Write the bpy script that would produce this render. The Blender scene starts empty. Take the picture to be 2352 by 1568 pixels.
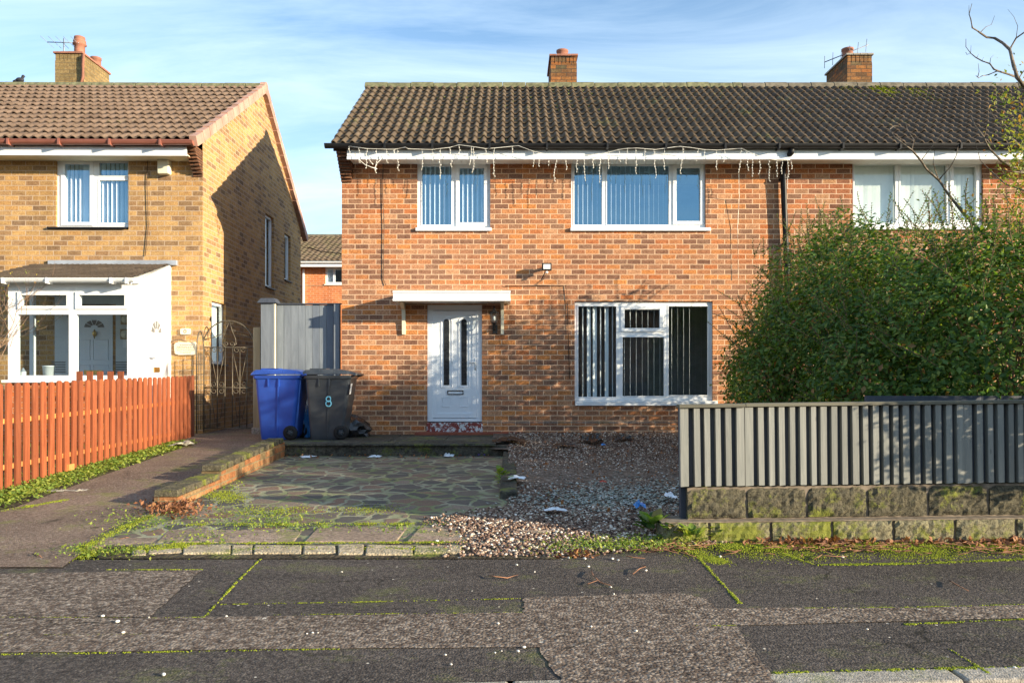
import bpy, math, random
import numpy as np
from mathutils import Vector, Matrix
random.seed(7); rng = np.random.default_rng(7)
sc = bpy.context.scene
col = sc.collection
# ------------------------------------------------------------------ camera, sky, sun
F = 1850.0; CX = 1176.0; HY = 862.0; CH = 1.23
def fx(x, z): return (x - CX) * z / F
def fz(y, z): return CH + (HY - y) * z / F
def P(x, y, z): return Vector((fx(x, z), z, fz(y, z)))
def G(x, y, h=CH):                     # a spot on level ground
    z = F * h / (y - HY); return (fx(x, z), z)
cd = bpy.data.cameras.new('camera'); cam = bpy.data.objects.new('camera', cd); col.objects.link(cam)
cam.location = (0, 0, CH); cam.rotation_euler = (math.radians(90), 0, 0)
cd.sensor_width = 36; cd.lens = 36 * F / 2352; cd.shift_y = 78 / 2352; cd.clip_start = .05; cd.clip_end = 2000
sc.camera = cam
SUN = Vector((.872, -.436, .222)).normalized()
el = math.asin(SUN.z); az = math.atan2(SUN.x, SUN.y)
w = bpy.data.worlds.new('World'); sc.world = w; w.use_nodes = True
wn = w.node_tree; wn.nodes.clear()
def wnode(t, **k):
    n = wn.nodes.new(t)
    for a, b in k.items(): setattr(n, a, b)
    return n
sky = wnode('ShaderNodeTexSky', sky_type='NISHITA', sun_disc=False, sun_elevation=el, sun_rotation=az, altitude=50, air_density=1.0, dust_density=.6, ozone_density=2.5)
tc = wnode('ShaderNodeTexCoord'); sp = wnode('ShaderNodeSeparateXYZ'); wn.links.new(tc.outputs['Generated'], sp.inputs[0])
ad = wnode('ShaderNodeMath', operation='ADD'); wn.links.new(sp.outputs[2], ad.inputs[0]); ad.inputs[1].default_value = .16
dx = wnode('ShaderNodeMath', operation='DIVIDE'); wn.links.new(sp.outputs[0], dx.inputs[0]); wn.links.new(ad.outputs[0], dx.inputs[1])
dy = wnode('ShaderNodeMath', operation='DIVIDE'); wn.links.new(sp.outputs[1], dy.inputs[0]); wn.links.new(ad.outputs[0], dy.inputs[1])
cb = wnode('ShaderNodeCombineXYZ'); wn.links.new(dx.outputs[0], cb.inputs[0]); wn.links.new(dy.outputs[0], cb.inputs[1])
mp = wnode('ShaderNodeMapping'); mp.inputs['Rotation'].default_value = (0, 0, .12); mp.inputs['Scale'].default_value = (.55, 1.5, 1); mp.inputs['Location'].default_value = (5.1, 1.9, 0)
wn.links.new(cb.outputs[0], mp.inputs[0])
n1 = wnode('ShaderNodeTexNoise'); n1.inputs['Scale'].default_value = 1.7; n1.inputs['Detail'].default_value = 9; n1.inputs['Roughness'].default_value = .62; n1.inputs['Distortion'].default_value = .55
wn.links.new(mp.outputs[0], n1.inputs['Vector'])
cr = wnode('ShaderNodeValToRGB'); cr.color_ramp.elements[0].position = .36; cr.color_ramp.elements[1].position = .78
cr.color_ramp.elements[0].color = (0, 0, 0, 1); cr.color_ramp.elements[1].color = (.6, .6, .6, 1)
wn.links.new(n1.outputs[0], cr.inputs[0])
# hazy whitening towards the horizon (thin high cloud)
hz = wnode('ShaderNodeMapRange'); wn.links.new(sp.outputs[2], hz.inputs[0])
hz.inputs[1].default_value = .0; hz.inputs[2].default_value = .45; hz.inputs[3].default_value = .5; hz.inputs[4].default_value = 0.0
mx = wnode('ShaderNodeMath', operation='ADD', use_clamp=True); wn.links.new(cr.outputs[0], mx.inputs[0]); wn.links.new(hz.outputs[0], mx.inputs[1])
mc = wnode('ShaderNodeMix', data_type='RGBA'); wn.links.new(mx.outputs[0], mc.inputs[0])
tint = wnode('ShaderNodeMix', data_type='RGBA', blend_type='MULTIPLY'); tint.inputs[0].default_value = 1
wn.links.new(sky.outputs[0], tint.inputs[6]); tint.inputs[7].default_value = (.98, 1.07, 1.1, 1)
wn.links.new(tint.outputs[2], mc.inputs[6]); mc.inputs[7].default_value = (4.1, 5.0, 5.7, 1)
bg = wnode('ShaderNodeBackground'); bg.inputs[1].default_value = .125; wn.links.new(mc.outputs[2], bg.inputs[0])
wo = wnode('ShaderNodeOutputWorld'); wn.links.new(bg.outputs[0], wo.inputs[0])
sd = bpy.data.lights.new('sun', 'SUN'); sd.energy = 5.0; sd.angle = math.radians(.55); sd.color = (1, .85, .62)
so = bpy.data.objects.new('sun', sd); col.objects.link(so); so.rotation_euler = (-SUN).to_track_quat('-Z', 'Y').to_euler(); so.location = SUN * 60
sc.view_settings.view_transform = 'Standard'; sc.view_settings.look = 'None'; sc.view_settings.gamma = 1; sc.view_settings.exposure = 1.15

# ------------------------------------------------------------------ object helpers
def tag(o, label=None, cat=None, group=None, kind=None):
    for k, v in (('label', label), ('category', cat), ('group', group), ('kind', kind)):
        if v: o[k] = v
    return o
def empty(name, loc, label, cat, group=None, rz=0):
    o = bpy.data.objects.new(name, None); col.objects.link(o); o.location = loc; o.rotation_euler[2] = rz
    o.empty_display_size = .1
    return tag(o, label, cat, group)
def origin(o):
    v = Vector((0, 0, 0))
    while o is not None:
        v += o.location; o = o.parent
    return v
class MB:
    def __init__(s): s.v = []; s.f = []; s.sm = False
    def q(s, *p):
        i = len(s.v); s.v += [tuple(a) for a in p]; s.f.append(tuple(range(i, i + len(p)))); return s
    def box(s, x0, x1, y0, y1, z0, z1, jx=0):
        i = len(s.v)
        s.v += [(x0,y0,z0),(x1,y0,z0),(x1,y1,z0),(x0,y1,z0),(x0,y0,z1),(x1,y0,z1),(x1,y1,z1),(x0,y1,z1)]
        for f in ((0,3,2,1),(4,5,6,7),(0,1,5,4),(1,2,6,5),(2,3,7,6),(3,0,4,7)): s.f.append(tuple(i+a for a in f))
        return s
    def hexa(s, pts):                     # eight corners, same order as box
        i = len(s.v); s.v += [tuple(p) for p in pts]
        for f in ((0,3,2,1),(4,5,6,7),(0,1,5,4),(1,2,6,5),(2,3,7,6),(3,0,4,7)): s.f.append(tuple(i+a for a in f))
        return s
    def prism(s, poly, d):                # poly list of Vectors, d extrusion vector
        d = Vector(d); i = len(s.v); n = len(poly)
        s.v += [tuple(p) for p in poly] + [tuple(Vector(p) + d) for p in poly]
        s.f.append(tuple(range(i, i+n))); s.f.append(tuple(range(i+2*n-1, i+n-1, -1)))
        for a in range(n): b = (a+1) % n; s.f.append((i+a, i+n+a, i+n+b, i+b))
        return s
    def tube(s, pts, r, n=6, cap=True):
        pts = [Vector(p) for p in pts]; m = len(pts)
        if not hasattr(r, '__len__'): r = [r]*m
        i0 = len(s.v); up = None
        for k, p in enumerate(pts):
            t = (pts[min(k+1, m-1)] - pts[max(k-1, 0)])
            if t.length < 1e-9: t = Vector((0,0,1))
            t.normalize()
            if up is None: up = Vector((0,0,1)) if abs(t.z) < .9 else Vector((1,0,0))
            a = t.cross(up)
            if a.length < 1e-5: a = t.cross(Vector((0,1,0)))
            a.normalize(); b = t.cross(a).normalized(); up = b.cross(t) if True else up
            up = -b if False else up
            for j in range(n):
                th = 2*math.pi*j/n; s.v.append(tuple(p + a*math.cos(th)*r[k] + b*math.sin(th)*r[k]))
        for k in range(m-1):
            for j in range(n):
                a = i0+k*n+j; b = i0+k*n+(j+1) % n; s.f.append((a, b, b+n, a+n))
        if cap:
            s.f.append(tuple(range(i0+n-1, i0-1, -1))); s.f.append(tuple(range(i0+(m-1)*n, i0+m*n)))
        s.sm = True; return s
    def lathe(s, prof, c, n=16, axis='z'):
        i0 = len(s.v); c = Vector(c)
        for r, h in prof:
            for j in range(n):
                th = 2*math.pi*j/n; a, b = r*math.cos(th), r*math.sin(th)
                s.v.append(tuple(c + (Vector((a, b, h)) if axis == 'z' else Vector((a, h, b)) if axis == 'y' else Vector((h, a, b)))))
        for k in range(len(prof)-1):
            for j in range(n):
                a = i0+k*n+j; b = i0+k*n+(j+1) % n; s.f.append((a, b, b+n, a+n))
        s.sm = True; return s
    def blob(s, c, r, sub=2, jit=.15, seed=0, zmin=None):
        import bmesh
        bm = bmesh.new(); bmesh.ops.create_icosphere(bm, subdivisions=sub, radius=1); rr = random.Random(seed)
        i0 = len(s.v); ph = [rr.uniform(0, 6) for _ in range(6)]
        for v in bm.verts:
            k = 1 + jit*(math.sin(v.co.x*5+ph[0])*math.cos(v.co.y*6+ph[1]) + .6*math.sin(v.co.z*9+ph[2]+v.co.x*7) + rr.uniform(-.4, .4))
            p = Vector((v.co.x*r[0]*k, v.co.y*r[1]*k, v.co.z*r[2]*k)) + Vector(c)
            if zmin is not None and p.z < zmin: p.z = zmin
            s.v.append(tuple(p))
        for f in bm.faces: s.f.append(tuple(i0+v.index for v in f.verts))
        bm.free(); return s
    def build(s, name, mat, parent=None, smooth=None, bevel=0, off=None):
        o0 = origin(parent) if parent is not None else Vector((0, 0, 0))
        if off is not None: o0 = Vector(off)
        me = bpy.data.meshes.new(name); me.from_pydata([(a-o0.x, b-o0.y, c-o0.z) for a, b, c in s.v], [], s.f)
        me.materials.append(mat); me.validate()
        sm = s.sm if smooth is None else smooth
        if sm: me.polygons.foreach_set('use_smooth', [True]*len(me.polygons))
        o = bpy.data.objects.new(name, me); col.objects.link(o)
        if parent is not None: o.parent = parent
        elif off is not None: o.location = off
        if bevel:
            b = o.modifiers.new('bevel', 'BEVEL'); b.width = bevel; b.segments = 2; b.limit_method = 'ANGLE'
        return o
def thing(mb, name, mat, base, label, cat, group=None, **k):      # a thing that is a single mesh
    return tag(mb.build(name, mat, None, off=base, **k), label, cat, group)
def rawmesh(name, V, Fc, mat, smooth=False, parent=None):
    """V (n,3), Fc (m,k) arrays"""
    me = bpy.data.meshes.new(name); n, m, k = len(V), len(Fc), Fc.shape[1]
    me.vertices.add(n); me.vertices.foreach_set('co', V.astype(np.float32).ravel())
    me.loops.add(m*k); me.loops.foreach_set('vertex_index', Fc.astype(np.int32).ravel())
    me.polygons.add(m); me.polygons.foreach_set('loop_start', np.arange(0, m*k, k, dtype=np.int32))
    if smooth: me.polygons.foreach_set('use_smooth', np.ones(m, bool))
    me.update(calc_edges=True); me.materials.append(mat)
    o = bpy.data.objects.new(name, me); col.objects.link(o)
    if parent is not None: o.parent = parent; o.location = -origin(parent)
    return o
def structure(mb, name, mat, **k): return tag(mb.build(name, mat, None, **k), kind='structure')

# ------------------------------------------------------------------ material helpers
class NT:
    def __init__(s, name):
        s.m = bpy.data.materials.new(name); s.m.use_nodes = True; s.t = s.m.node_tree; s.t.nodes.clear()
        s.out = s.t.nodes.new('ShaderNodeOutputMaterial'); s.tc = None
    def n(s, typ, ins=None, **props):
        d = s.t.nodes.new('ShaderNode' + typ)
        for a, b in props.items(): setattr(d, a, b)
        for a, b in (ins or {}).items():
            if hasattr(b, 'is_linked') or isinstance(b, bpy.types.NodeSocket): s.t.links.new(b, d.inputs[a])
            else:
                if isinstance(b, tuple) and len(b) == 3 and d.inputs[a].type == 'RGBA': b = (*b, 1)
                d.inputs[a].default_value = b
        return d
    def co(s, w='Object'):
        if s.tc is None: s.tc = s.n('TexCoord')
        return s.tc.outputs[w]
    def noise(s, sc, det=3, rough=.55, vec=None, dist=0): return s.n('TexNoise', {'Vector': vec or s.co(), 'Scale': sc, 'Detail': det, 'Roughness': rough, 'Distortion': dist}).outputs[0]
    def vor(s, sc, vec=None, out='Distance', feature='F1', rand=1): return s.n('TexVoronoi', {'Vector': vec or s.co(), 'Scale': sc, 'Randomness': rand}, feature=feature).outputs[out]
    def map(s, scale, vec=None, rot=(0,0,0)): return s.n('Mapping', {'Vector': vec or s.co(), 'Scale': scale, 'Rotation': rot}).outputs[0]
    def math(s, op, a, b=0, clamp=False):
        return s.n('Math', {0: a, 1: b}, operation=op, use_clamp=clamp).outputs[0]
    def mix(s, f, a, b, blend='MIX'): return s.n('Mix', {0: f, 6: a, 7: b}, data_type='RGBA', blend_type=blend).outputs[2]
    def ramp(s, f, stops, interp='LINEAR'):
        d = s.n('ValToRGB', {0: f}); r = d.color_ramp; r.interpolation = interp
        while len(r.elements) < len(stops): r.elements.new(.5)
        for e, (p, c) in zip(r.elements, stops):
            e.position = p; e.color = (*c, 1) if isinstance(c, tuple) else (c, c, c, 1)
        return d.outputs[0]
    def bump(s, h, st=.5, dist=.01, nrm=None):
        ins = {'Height': h, 'Strength': st, 'Distance': dist}
        if nrm is not None: ins['Normal'] = nrm
        return s.n('Bump', ins).outputs[0]
    def surf(s, color, rough=.8, nrm=None, spec=.3, metal=0, extra=None):
        ins = {'Base Color': color, 'Roughness': rough, 'Specular IOR Level': spec, 'Metallic': metal}
        if nrm is not None: ins['Normal'] = nrm
        ins.update(extra or {})
        b = s.n('BsdfPrincipled', ins); s.t.links.new(b.outputs[0], s.out.inputs[0]); return s.m
def plain(name, c, rough=.6, spec=.3, metal=0, var=.15, vs=6, bump=0, bs=60):
    t = NT(name); n = t.noise(vs, 4)
    cc = t.mix(t.ramp(n, [(.3, 0.), (.7, 1.)]), tuple(a*(1-var) for a in c), tuple(min(1, a*(1+var)) for a in c))
    return t.surf(cc, rough, t.bump(t.noise(bs, 3), bump, .003) if bump else None, spec, metal)
def brick(name, pal, mortar, bw=.2286, bh=.0825, ms=.0066, dark=(.55, .45, .4), off=(0, 0, 0), dirt=.35, gain=(1.22, 1.17, 1.06)):
    t = NT(name); s = t.n('SeparateXYZ', {0: t.co()}); nn = t.n('SeparateXYZ', {0: t.co('Normal')})
    st = t.math('GREATER_THAN', t.math('ABSOLUTE', nn.outputs[0]), .5)
    u = t.math('ADD', t.math('MULTIPLY', s.outputs[0], t.math('SUBTRACT', 1, st)), t.math('MULTIPLY', s.outputs[1], st))
    v = t.n('CombineXYZ', {0: u, 1: s.outputs[2]}).outputs[0]
    wob = t.n('TexNoise', {'Vector': t.co(), 'Scale': 9.0, 'Detail': 3.0})
    v = t.n('VectorMath', {0: v, 1: t.n('VectorMath', {0: wob.outputs['Color'], 1: (.012, .008, 0)}, operation='MULTIPLY').outputs[0]}, operation='ADD').outputs[0]
    v = t.n('VectorMath', {0: v, 1: (50.0+off[0], 20.0+off[1], 0)}, operation='ADD').outputs[0]
    b = t.n('TexBrick', {'Vector': v, 'Color1': (0., 0., 0.), 'Color2': (1., 1., 1.), 'Mortar': (.5, .5, .5), 'Scale': 1.0, 'Mortar Size': ms, 'Mortar Smooth': .1, 'Bias': 0.0, 'Brick Width': bw, 'Row Height': bh})
    cc = t.ramp(b.outputs['Color'], pal)
    fine = t.noise(42, 5, .7); mot = t.noise(13, 4, .6)
    cc = t.mix(t.ramp(fine, [(.40, 0.), (.62, .8)]), cc, dark, 'MULTIPLY')
    cc = t.mix(t.ramp(mot, [(.42, 0.), (.66, .55)]), cc, (.62, .56, .54), 'MULTIPLY')
    stn = t.noise(1, 5, .65, t.map((2.2, 2.2, .45)))
    cc = t.mix(t.ramp(stn, [(.5, 0.), (.72, .4)]), cc, (.5, .47, .45), 'MULTIPLY')
    big = t.noise(.9, 3)
    cc = t.mix(t.ramp(big, [(.4, 0.), (.75, dirt)]), cc, (.55, .45, .42), 'MULTIPLY')
    mo = t.mix(t.noise(3, 4), mortar, tuple(a*.6 for a in mortar))
    cc = t.mix(b.outputs['Fac'], cc, mo)
    cc = t.mix(1., cc, gain, 'MULTIPLY')
    h = t.math('SUBTRACT', t.math('MULTIPLY', fine, .35), b.outputs['Fac'])
    return t.surf(cc, .9, t.bump(h, .6, .012), .15)
def tarmac(name, a, b, grit, gs, bumpd, speck=.5, mossy=0):
    t = NT(name); big = t.noise(1.1, 5, .6); n = t.noise(gs*.35, 6, .75); v = t.vor(gs, out='Color'); vd = t.vor(gs)
    g = t.n('SeparateColor', {0: v}).outputs[0]
    cc = t.mix(t.ramp(big, [(.35, 0.), (.65, 1.)]), a, b)
    st_ = t.noise(1, 6, .65, t.map((.9, 2.6, 1)))
    cc = t.mix(t.ramp(st_, [(.45, 0.), (.7, .55)]), cc, tuple(min(1, x*1.55) for x in b)); cc = t.mix(t.ramp(t.noise(.6, 5, .7), [(.5, 0.), (.7, .5)]), cc, tuple(x*.55 for x in a))
    cc = t.mix(t.ramp(g, [(.3, 0.), (1, speck)]), cc, grit)
    crk = t.ramp(t.vor(.9, t.n('VectorMath', {0: t.co(), 1: t.n('VectorMath', {0: t.n('TexNoise', {'Vector': t.co(), 'Scale': 3.0, 'Detail': 5.0}).outputs['Color'], 1: (.5, .5, 0)}, operation='MULTIPLY').outputs[0]}, operation='ADD').outputs[0], 'Distance', 'DISTANCE_TO_EDGE'), [(.004, 1.), (.009, 0.)])
    cc = t.mix(t.math('MULTIPLY', crk, t.ramp(t.noise(.8, 3), [(.52, 0.), (.6, .8)])), cc, (.02, .018, .012))
    cc = t.mix(t.ramp(n, [(.38, .75), (.58, 0.)]), cc, tuple(x*.35 for x in a))
    sp_ = t.ramp(t.n('SeparateColor', {0: t.vor(gs*.4, out='Color')}).outputs[1], [(.985, 0.), (.99, 1.)], 'CONSTANT')
    dd = t.ramp(t.vor(gs*.4), [(.25, 1.), (.3, 0.)])
    cc = t.mix(t.math('MULTIPLY', sp_, dd), cc, (.55, .5, .42))
    if mossy:
        mm = t.ramp(t.math('ADD', t.noise(2.2, 6, .7), t.math('MULTIPLY', t.noise(40, 3), .25)), [(.66, 0.), (.8, mossy)])
        cc = t.mix(mm, cc, (.17, .2, .03))
    h = t.math('ADD', t.math('MULTIPLY', vd, -.8), n)
    return t.surf(cc, .92, t.bump(h, .9, bumpd), .2)
M = {}
M['brick_red'] = brick('orange_brown_brick', [(0, (.23, .13, .095)), (.16, (.31, .175, .12)), (.26, (.42, .21, .125)), (.38, (.52, .24, .11)), (.46, (.60, .27, .10)), (.52, (.40, .20, .12)), (.58, (.56, .28, .14)), (.64, (.50, .19, .08)), (.72, (.38, .22, .145)), (.82, (.27, .165, .12)), (.9, (.46, .24, .14)), (1, (.56, .33, .2))], (.66, .47, .34), dark=(.42, .33, .3))
M['brick_red_b'] = brick('russet_brick', [(0, (.20, .10, .07)), (.16, (.27, .14, .095)), (.26, (.38, .17, .10)), (.38, (.46, .2, .1)), (.46, (.5, .22, .1)), (.52, (.36, .17, .11)), (.58, (.48, .24, .14)), (.64, (.42, .15, .07)), (.72, (.36, .2, .14)), (.82, (.22, .13, .10)), (1, (.5, .3, .18))], (.62, .46, .36), dark=(.42, .33, .3))
M['brick_yel'] = brick('buff_yellow_brick', [(0, (.32, .21, .11)), (.12, (.4, .26, .12)), (.2, (.56, .36, .14)), (.35, (.62, .39, .145)), (.5, (.68, .43, .16)), (.65, (.60, .36, .13)), (.8, (.70, .46, .18)), (.92, (.5, .32, .14)), (1, (.4, .25, .12))], (.6, .45, .29), dirt=.4, gain=(.93, .94, 1.05))
M['brick_far'] = brick('bright_orange_brick', [(0, (.62, .22, .09)), (.5, (.7, .28, .12)), (1, (.55, .2, .09))], (.6, .4, .3), bw=.225, bh=.075)
M['brick_porch'] = brick('red_orange_porch_brick', [(0, (.55, .16, .05)), (.5, (.65, .24, .08)), (1, (.45, .14, .05))], (.55, .35, .25))
M['brick_low'] = brick('weathered_wall_brick', [(0, (.3, .14, .07)), (.3, (.4, .22, .11)), (.6, (.24, .15, .09)), (.8, (.2, .17, .1)), (1, (.42, .25, .13))], (.2, .17, .11), dirt=.8)
M['brick_ch'] = brick('sooty_chimney_brick', [(0, (.5, .2, .07)), (.25, (.55, .26, .1)), (.4, (.12, .1, .07)), (.55, (.55, .24, .08)), (.7, (.2, .17, .1)), (.85, (.5, .22, .08)), (1, (.16, .11, .08))], (.12, .09, .07), ms=.007, gain=(.8, .82, .8), dirt=.7)
M['brick_chy'] = brick('buff_chimney_brick', [(0, (.45, .32, .14)), (.5, (.55, .4, .19)), (1, (.36, .27, .13))], (.3, .23, .14), gain=(.7, .72, .7), dirt=.7)
M['corbel'] = brick('dark_corbel_brick', [(0, (.16, .08, .05)), (.5, (.24, .12, .07)), (1, (.12, .07, .05))], (.07, .05, .04), bw=.24, bh=.041, ms=.007)
def tilemat(name, a, b, c, moss=.5, ms=.62):
    t = NT(name); n = t.noise(3.5, 5, .65); f = t.noise(60, 4, .7)
    s = t.n('SeparateXYZ', {0: t.co()})
    isl = t.n('NewGeometry').outputs['Random Per Island']
    cc = t.mix(t.ramp(n, [(.35, 0.), (.65, 1.)]), a, b)
    cc = t.mix(t.ramp(f, [(.4, .6), (.62, 0.)]), cc, c)
    sq = t.n('CombineXYZ', {0: t.math('FLOOR', t.math('MULTIPLY', s.outputs[0], 1/.29)), 1: t.math('FLOOR', t.math('MULTIPLY', s.outputs[1], 1/.245))}).outputs[0]
    wn_ = t.n('TexWhiteNoise', {0: sq}, noise_dimensions='2D').outputs[0]
    cc = t.mix(.8, cc, t.ramp(wn_, [(0, (.62, .6, .58)), (1, (1., 1., 1.))]), 'MULTIPLY')
    if moss:
        m = t.ramp(t.math('ADD', t.noise(1.6, 6, .7), t.math('MULTIPLY', f, .22)), [(ms, 0.), (ms+.1, moss)])
        cc = t.mix(m, cc, (.24, .25, .09))
    return t.surf(cc, .85, t.bump(f, .5, .006), .3)
M['tile_main'] = tilemat('weathered_brown_roof_tile', (.125, .09, .062), (.18, .13, .088), (.07, .055, .035), .6, .72)
M['tile_dark'] = tilemat('dark_mossy_roof_tile', (.115, .083, .06), (.16, .118, .084), (.06, .047, .033), .5, .72)
M['tile_left'] = tilemat('pinkish_brown_roof_tile', (.185, .125, .09), (.25, .172, .122), (.1, .07, .05), .35, .74)
M['tile_far'] = tilemat('plain_brown_roof_tile', (.2, .14, .09), (.25, .18, .12), (.09, .07, .05), .2)
M['ridge'] = plain('lichened_ridge_tile', (.15, .13, .095), .9, var=.45, vs=9, bump=.5)
M['ridge_moss'] = plain('mossy_ridge_tile', (.16, .155, .085), .9, var=.5, vs=9, bump=.5)
M['verge'] = plain('pink_clay_verge_tile', (.42, .25, .19), .7, var=.25, vs=3, bump=.2)
M['upvc'] = plain('white_upvc', (.8, .82, .83), .32, .5, var=.03, vs=2)
M['upvc_b'] = plain('white_door_upvc', (.74, .79, .84), .35, .5, var=.03, vs=2)
M['soffit'] = plain('white_soffit_boards', (.76, .75, .70), .45, .4, var=.05)
M['cream'] = plain('cream_painted_board', (.72, .68, .52), .5, var=.08)
M['black'] = plain('black_plastic', (.012, .012, .013), .5, .3, var=.3)
M['brown_gut'] = plain('brown_plastic_gutter', (.27, .1, .07), .4, .4, var=.1)
M['lead'] = plain('grey_lead', (.3, .33, .38), .55, .4, var=.2, vs=4)
M['terra'] = plain('terracotta', (.3, .13, .085), .8, var=.25, vs=5)
M['white_light'] = plain('white_cable', (.8, .77, .68), .5, var=.05)
M['wire_brown'] = plain('dark_cable', (.06, .04, .03), .6)
M['blind'] = plain('white_blind_fabric', (.86, .9, .92), .8, var=.05)
M['blind_g'] = plain('pale_green_blind_fabric', (.82, .86, .82), .8, var=.04)
M['gold'] = plain('brass', (.7, .5, .2), .3, .5, 1, var=.1)
M['iron'] = plain('old_wrought_iron', (.12, .10, .07), .5, .4, .3, var=.4, vs=20)
M['interior'] = plain('porch_interior_wall', (.62, .66, .66), .7, var=.05)
M['skirt'] = plain('grey_stripe', (.2, .2, .2), .7)
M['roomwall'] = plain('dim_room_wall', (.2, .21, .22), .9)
def glass(name, refl, tintc=(.75, .85, .9), gc=(.86, .93, 1.)):
    t = NT(name)
    tr = t.n('BsdfTransparent', {0: tintc}); gl = t.n('BsdfGlossy', {0: gc, 'Roughness': .0})
    bmp = t.bump(t.noise(1.3, 2), .05, .02); t.t.links.new(bmp, gl.inputs['Normal'])
    fr = t.n('LayerWeight', {0: .5}); fac = t.math('ADD', t.math('MULTIPLY', t.math('POWER', fr.outputs[1], 4.0), .8), refl+.04, True)
    mx = t.n('MixShader', {0: fac, 1: tr.outputs[0], 2: gl.outputs[0]}); t.t.links.new(mx.outputs[0], t.out.inputs[0]); return t.m
M['glass_up'] = glass('sky_tinted_glass', .26, (.92, .96, 1.), (.42, .74, 1.)); M['glass'] = glass('window_glass', .04, (.93, .97, .97)); M['glass_clear'] = glass('porch_glass', .05, (.8, .88, .9))  # glass_up: blue of a deeper sky reflection is put into its gloss tint
M['glass_dark'] = plain('dark_frosted_door_glass', (.025, .03, .035), .12, .6, var=.5, vs=30)
def woodmat(name, a, b, rough=.7, sx=(30, 30, 2.2), knots=.5):
    t = NT(name); g = t.noise(1, 5, .65, t.map(sx), .6); isl = t.n('NewGeometry').outputs['Random Per Island']
    cc = t.mix(t.ramp(g, [(.35, 0.), (.7, 1.)]), a, b)
    cc = t.mix(.9, cc, t.ramp(isl, [(0, (.66, .66, .67)), (.5, (.9, .9, .9)), (1, (1., 1., 1.))]), 'MULTIPLY')
    oi = t.n('ObjectInfo').outputs['Random']; cc = t.mix(1., cc, t.ramp(oi, [(0, (.74, .76, .8)), (.5, (.95, .93, .9)), (1, (1.08, 1.06, 1.))]), 'MULTIPLY')
    sz = t.n('SeparateXYZ', {0: t.co()}).outputs[2]
    k = t.ramp(t.vor(5, t.map((2.2, 2.2, .9))), [(.05, knots), (.11, 0.)])
    cc = t.mix(k, cc, tuple(x*.45 for x in a))
    return t.surf(cc, rough, t.bump(g, .5, .005), .3)
M['picket'] = woodmat('orange_stained_wood', (.25, .066, .028), (.40, .125, .052), .6)
M['rail'] = woodmat('orange_yellow_rail_wood', (.6, .25, .07), (.7, .36, .12), .7, (2, 30, 30))
M['board'] = woodmat('grey_painted_fence_board', (.235, .245, .235), (.32, .325, .305), .6)
M['cap'] = woodmat('weathered_cap_rail', (.13, .125, .10), (.22, .21, .16), .8, (2, 30, 30))
M['board_dk'] = woodmat('dark_grey_and_gap_shade_board', (.06, .072, .095), (.09, .1, .125), .6)  # dark grey timber; behind the slats the same tone carries painted shade
M['panel'] = woodmat('slate_grey_panel_board', (.17, .20, .24), (.24, .275, .32), .65, (14, 14, 1.4), .3)
M['post'] = woodmat('bare_timber_post', (.36, .28, .17), (.5, .41, .27), .8)
M['bark'] = plain('thin_bark', (.22, .14, .09), .9, var=.4, vs=30)
M['bark_g'] = plain('grey_bark', (.16, .13, .1), .9, var=.4, vs=30)
def leafmat(name, stops, rough=.5, trans=.35, spec=.35):
    t = NT(name); isl = t.n('NewGeometry').outputs['Random Per Island']; cc = t.ramp(isl, stops)
    b = t.n('BsdfPrincipled', {'Base Color': cc, 'Roughness': rough, 'Specular IOR Level': spec})
    tl = t.n('BsdfTranslucent', {0: t.mix(1., cc, (1.5, 1.6, .6), 'MULTIPLY')}); m = t.n('MixShader', {0: trans, 1: b.outputs[0], 2: tl.outputs[0]})
    t.t.links.new(m.outputs[0], t.out.inputs[0]); return t.m
M['hedge'] = leafmat('privet_leaf', [(0, (.035, .08, .018)), (.25, (.06, .125, .025)), (.5, (.095, .175, .033)), (.8, (.15, .23, .042)), (.93, (.25, .3, .06)), (.965, (.28, .18, .06)), (1, (.22, .07, .03))])
M['leaf_y'] = leafmat('yellow_green_leaf', [(0, (.1, .15, .03)), (.5, (.24, .27, .05)), (.85, (.35, .28, .06)), (1, (.4, .13, .04))])
M['weed'] = leafmat('weed_leaf', [(0, (.1, .17, .03)), (.5, (.22, .3, .05)), (1, (.38, .4, .08))])
M['moss'] = leafmat('yellow_moss', [(0, (.11, .135, .02)), (.5, (.25, .3, .03)), (1, (.42, .45, .05))], .9, .2, .1)
M['moss_dk'] = leafmat('dull_moss', [(0, (.1, .12, .03)), (1, (.24, .26, .1))], .9, .1, .1)
M['deadleaf'] = leafmat('dead_leaf', [(0, (.12, .05, .03)), (.5, (.26, .11, .055)), (1, (.4, .2, .1))], .7, .2)
M['twig'] = plain('reddish_twig', (.26, .13, .075), .8, var=.3)
M['grass'] = leafmat('grass_blade', [(0, (.06, .11, .02)), (1, (.16, .22, .04))])
def pebblemat(name, stops):
    t = NT(name); isl = t.n('NewGeometry').outputs['Random Per Island']; cc = t.ramp(isl, stops)
    cc = t.mix(t.ramp(t.noise(40, 3), [(.4, 0.), (.7, .5)]), cc, (.5, .45, .4), 'MULTIPLY'); return t.surf(cc, .6, None, .3)
M['gravel'] = pebblemat('mixed_gravel', [(0, (.06, .038, .03)), (.3, (.15, .09, .066)), (.55, (.25, .16, .115)), (.78, (.36, .26, .19)), (.88, (.6, .5, .39)), (1, (.85, .8, .72))])
M['debris'] = pebblemat('pale_debris', [(0, (.3, .33, .27)), (.6, (.44, .48, .43)), (1, (.66, .7, .68))])
M['pebble'] = pebblemat('white_pebble', [(0, (.7, .62, .5)), (1, (.8, .76, .68))])
M['tar_dark'] = tarmac('dark_smooth_tarmac', (.05, .042, .038), (.085, .07, .063), (.22, .185, .155), 95, .008, .6, .3)
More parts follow.
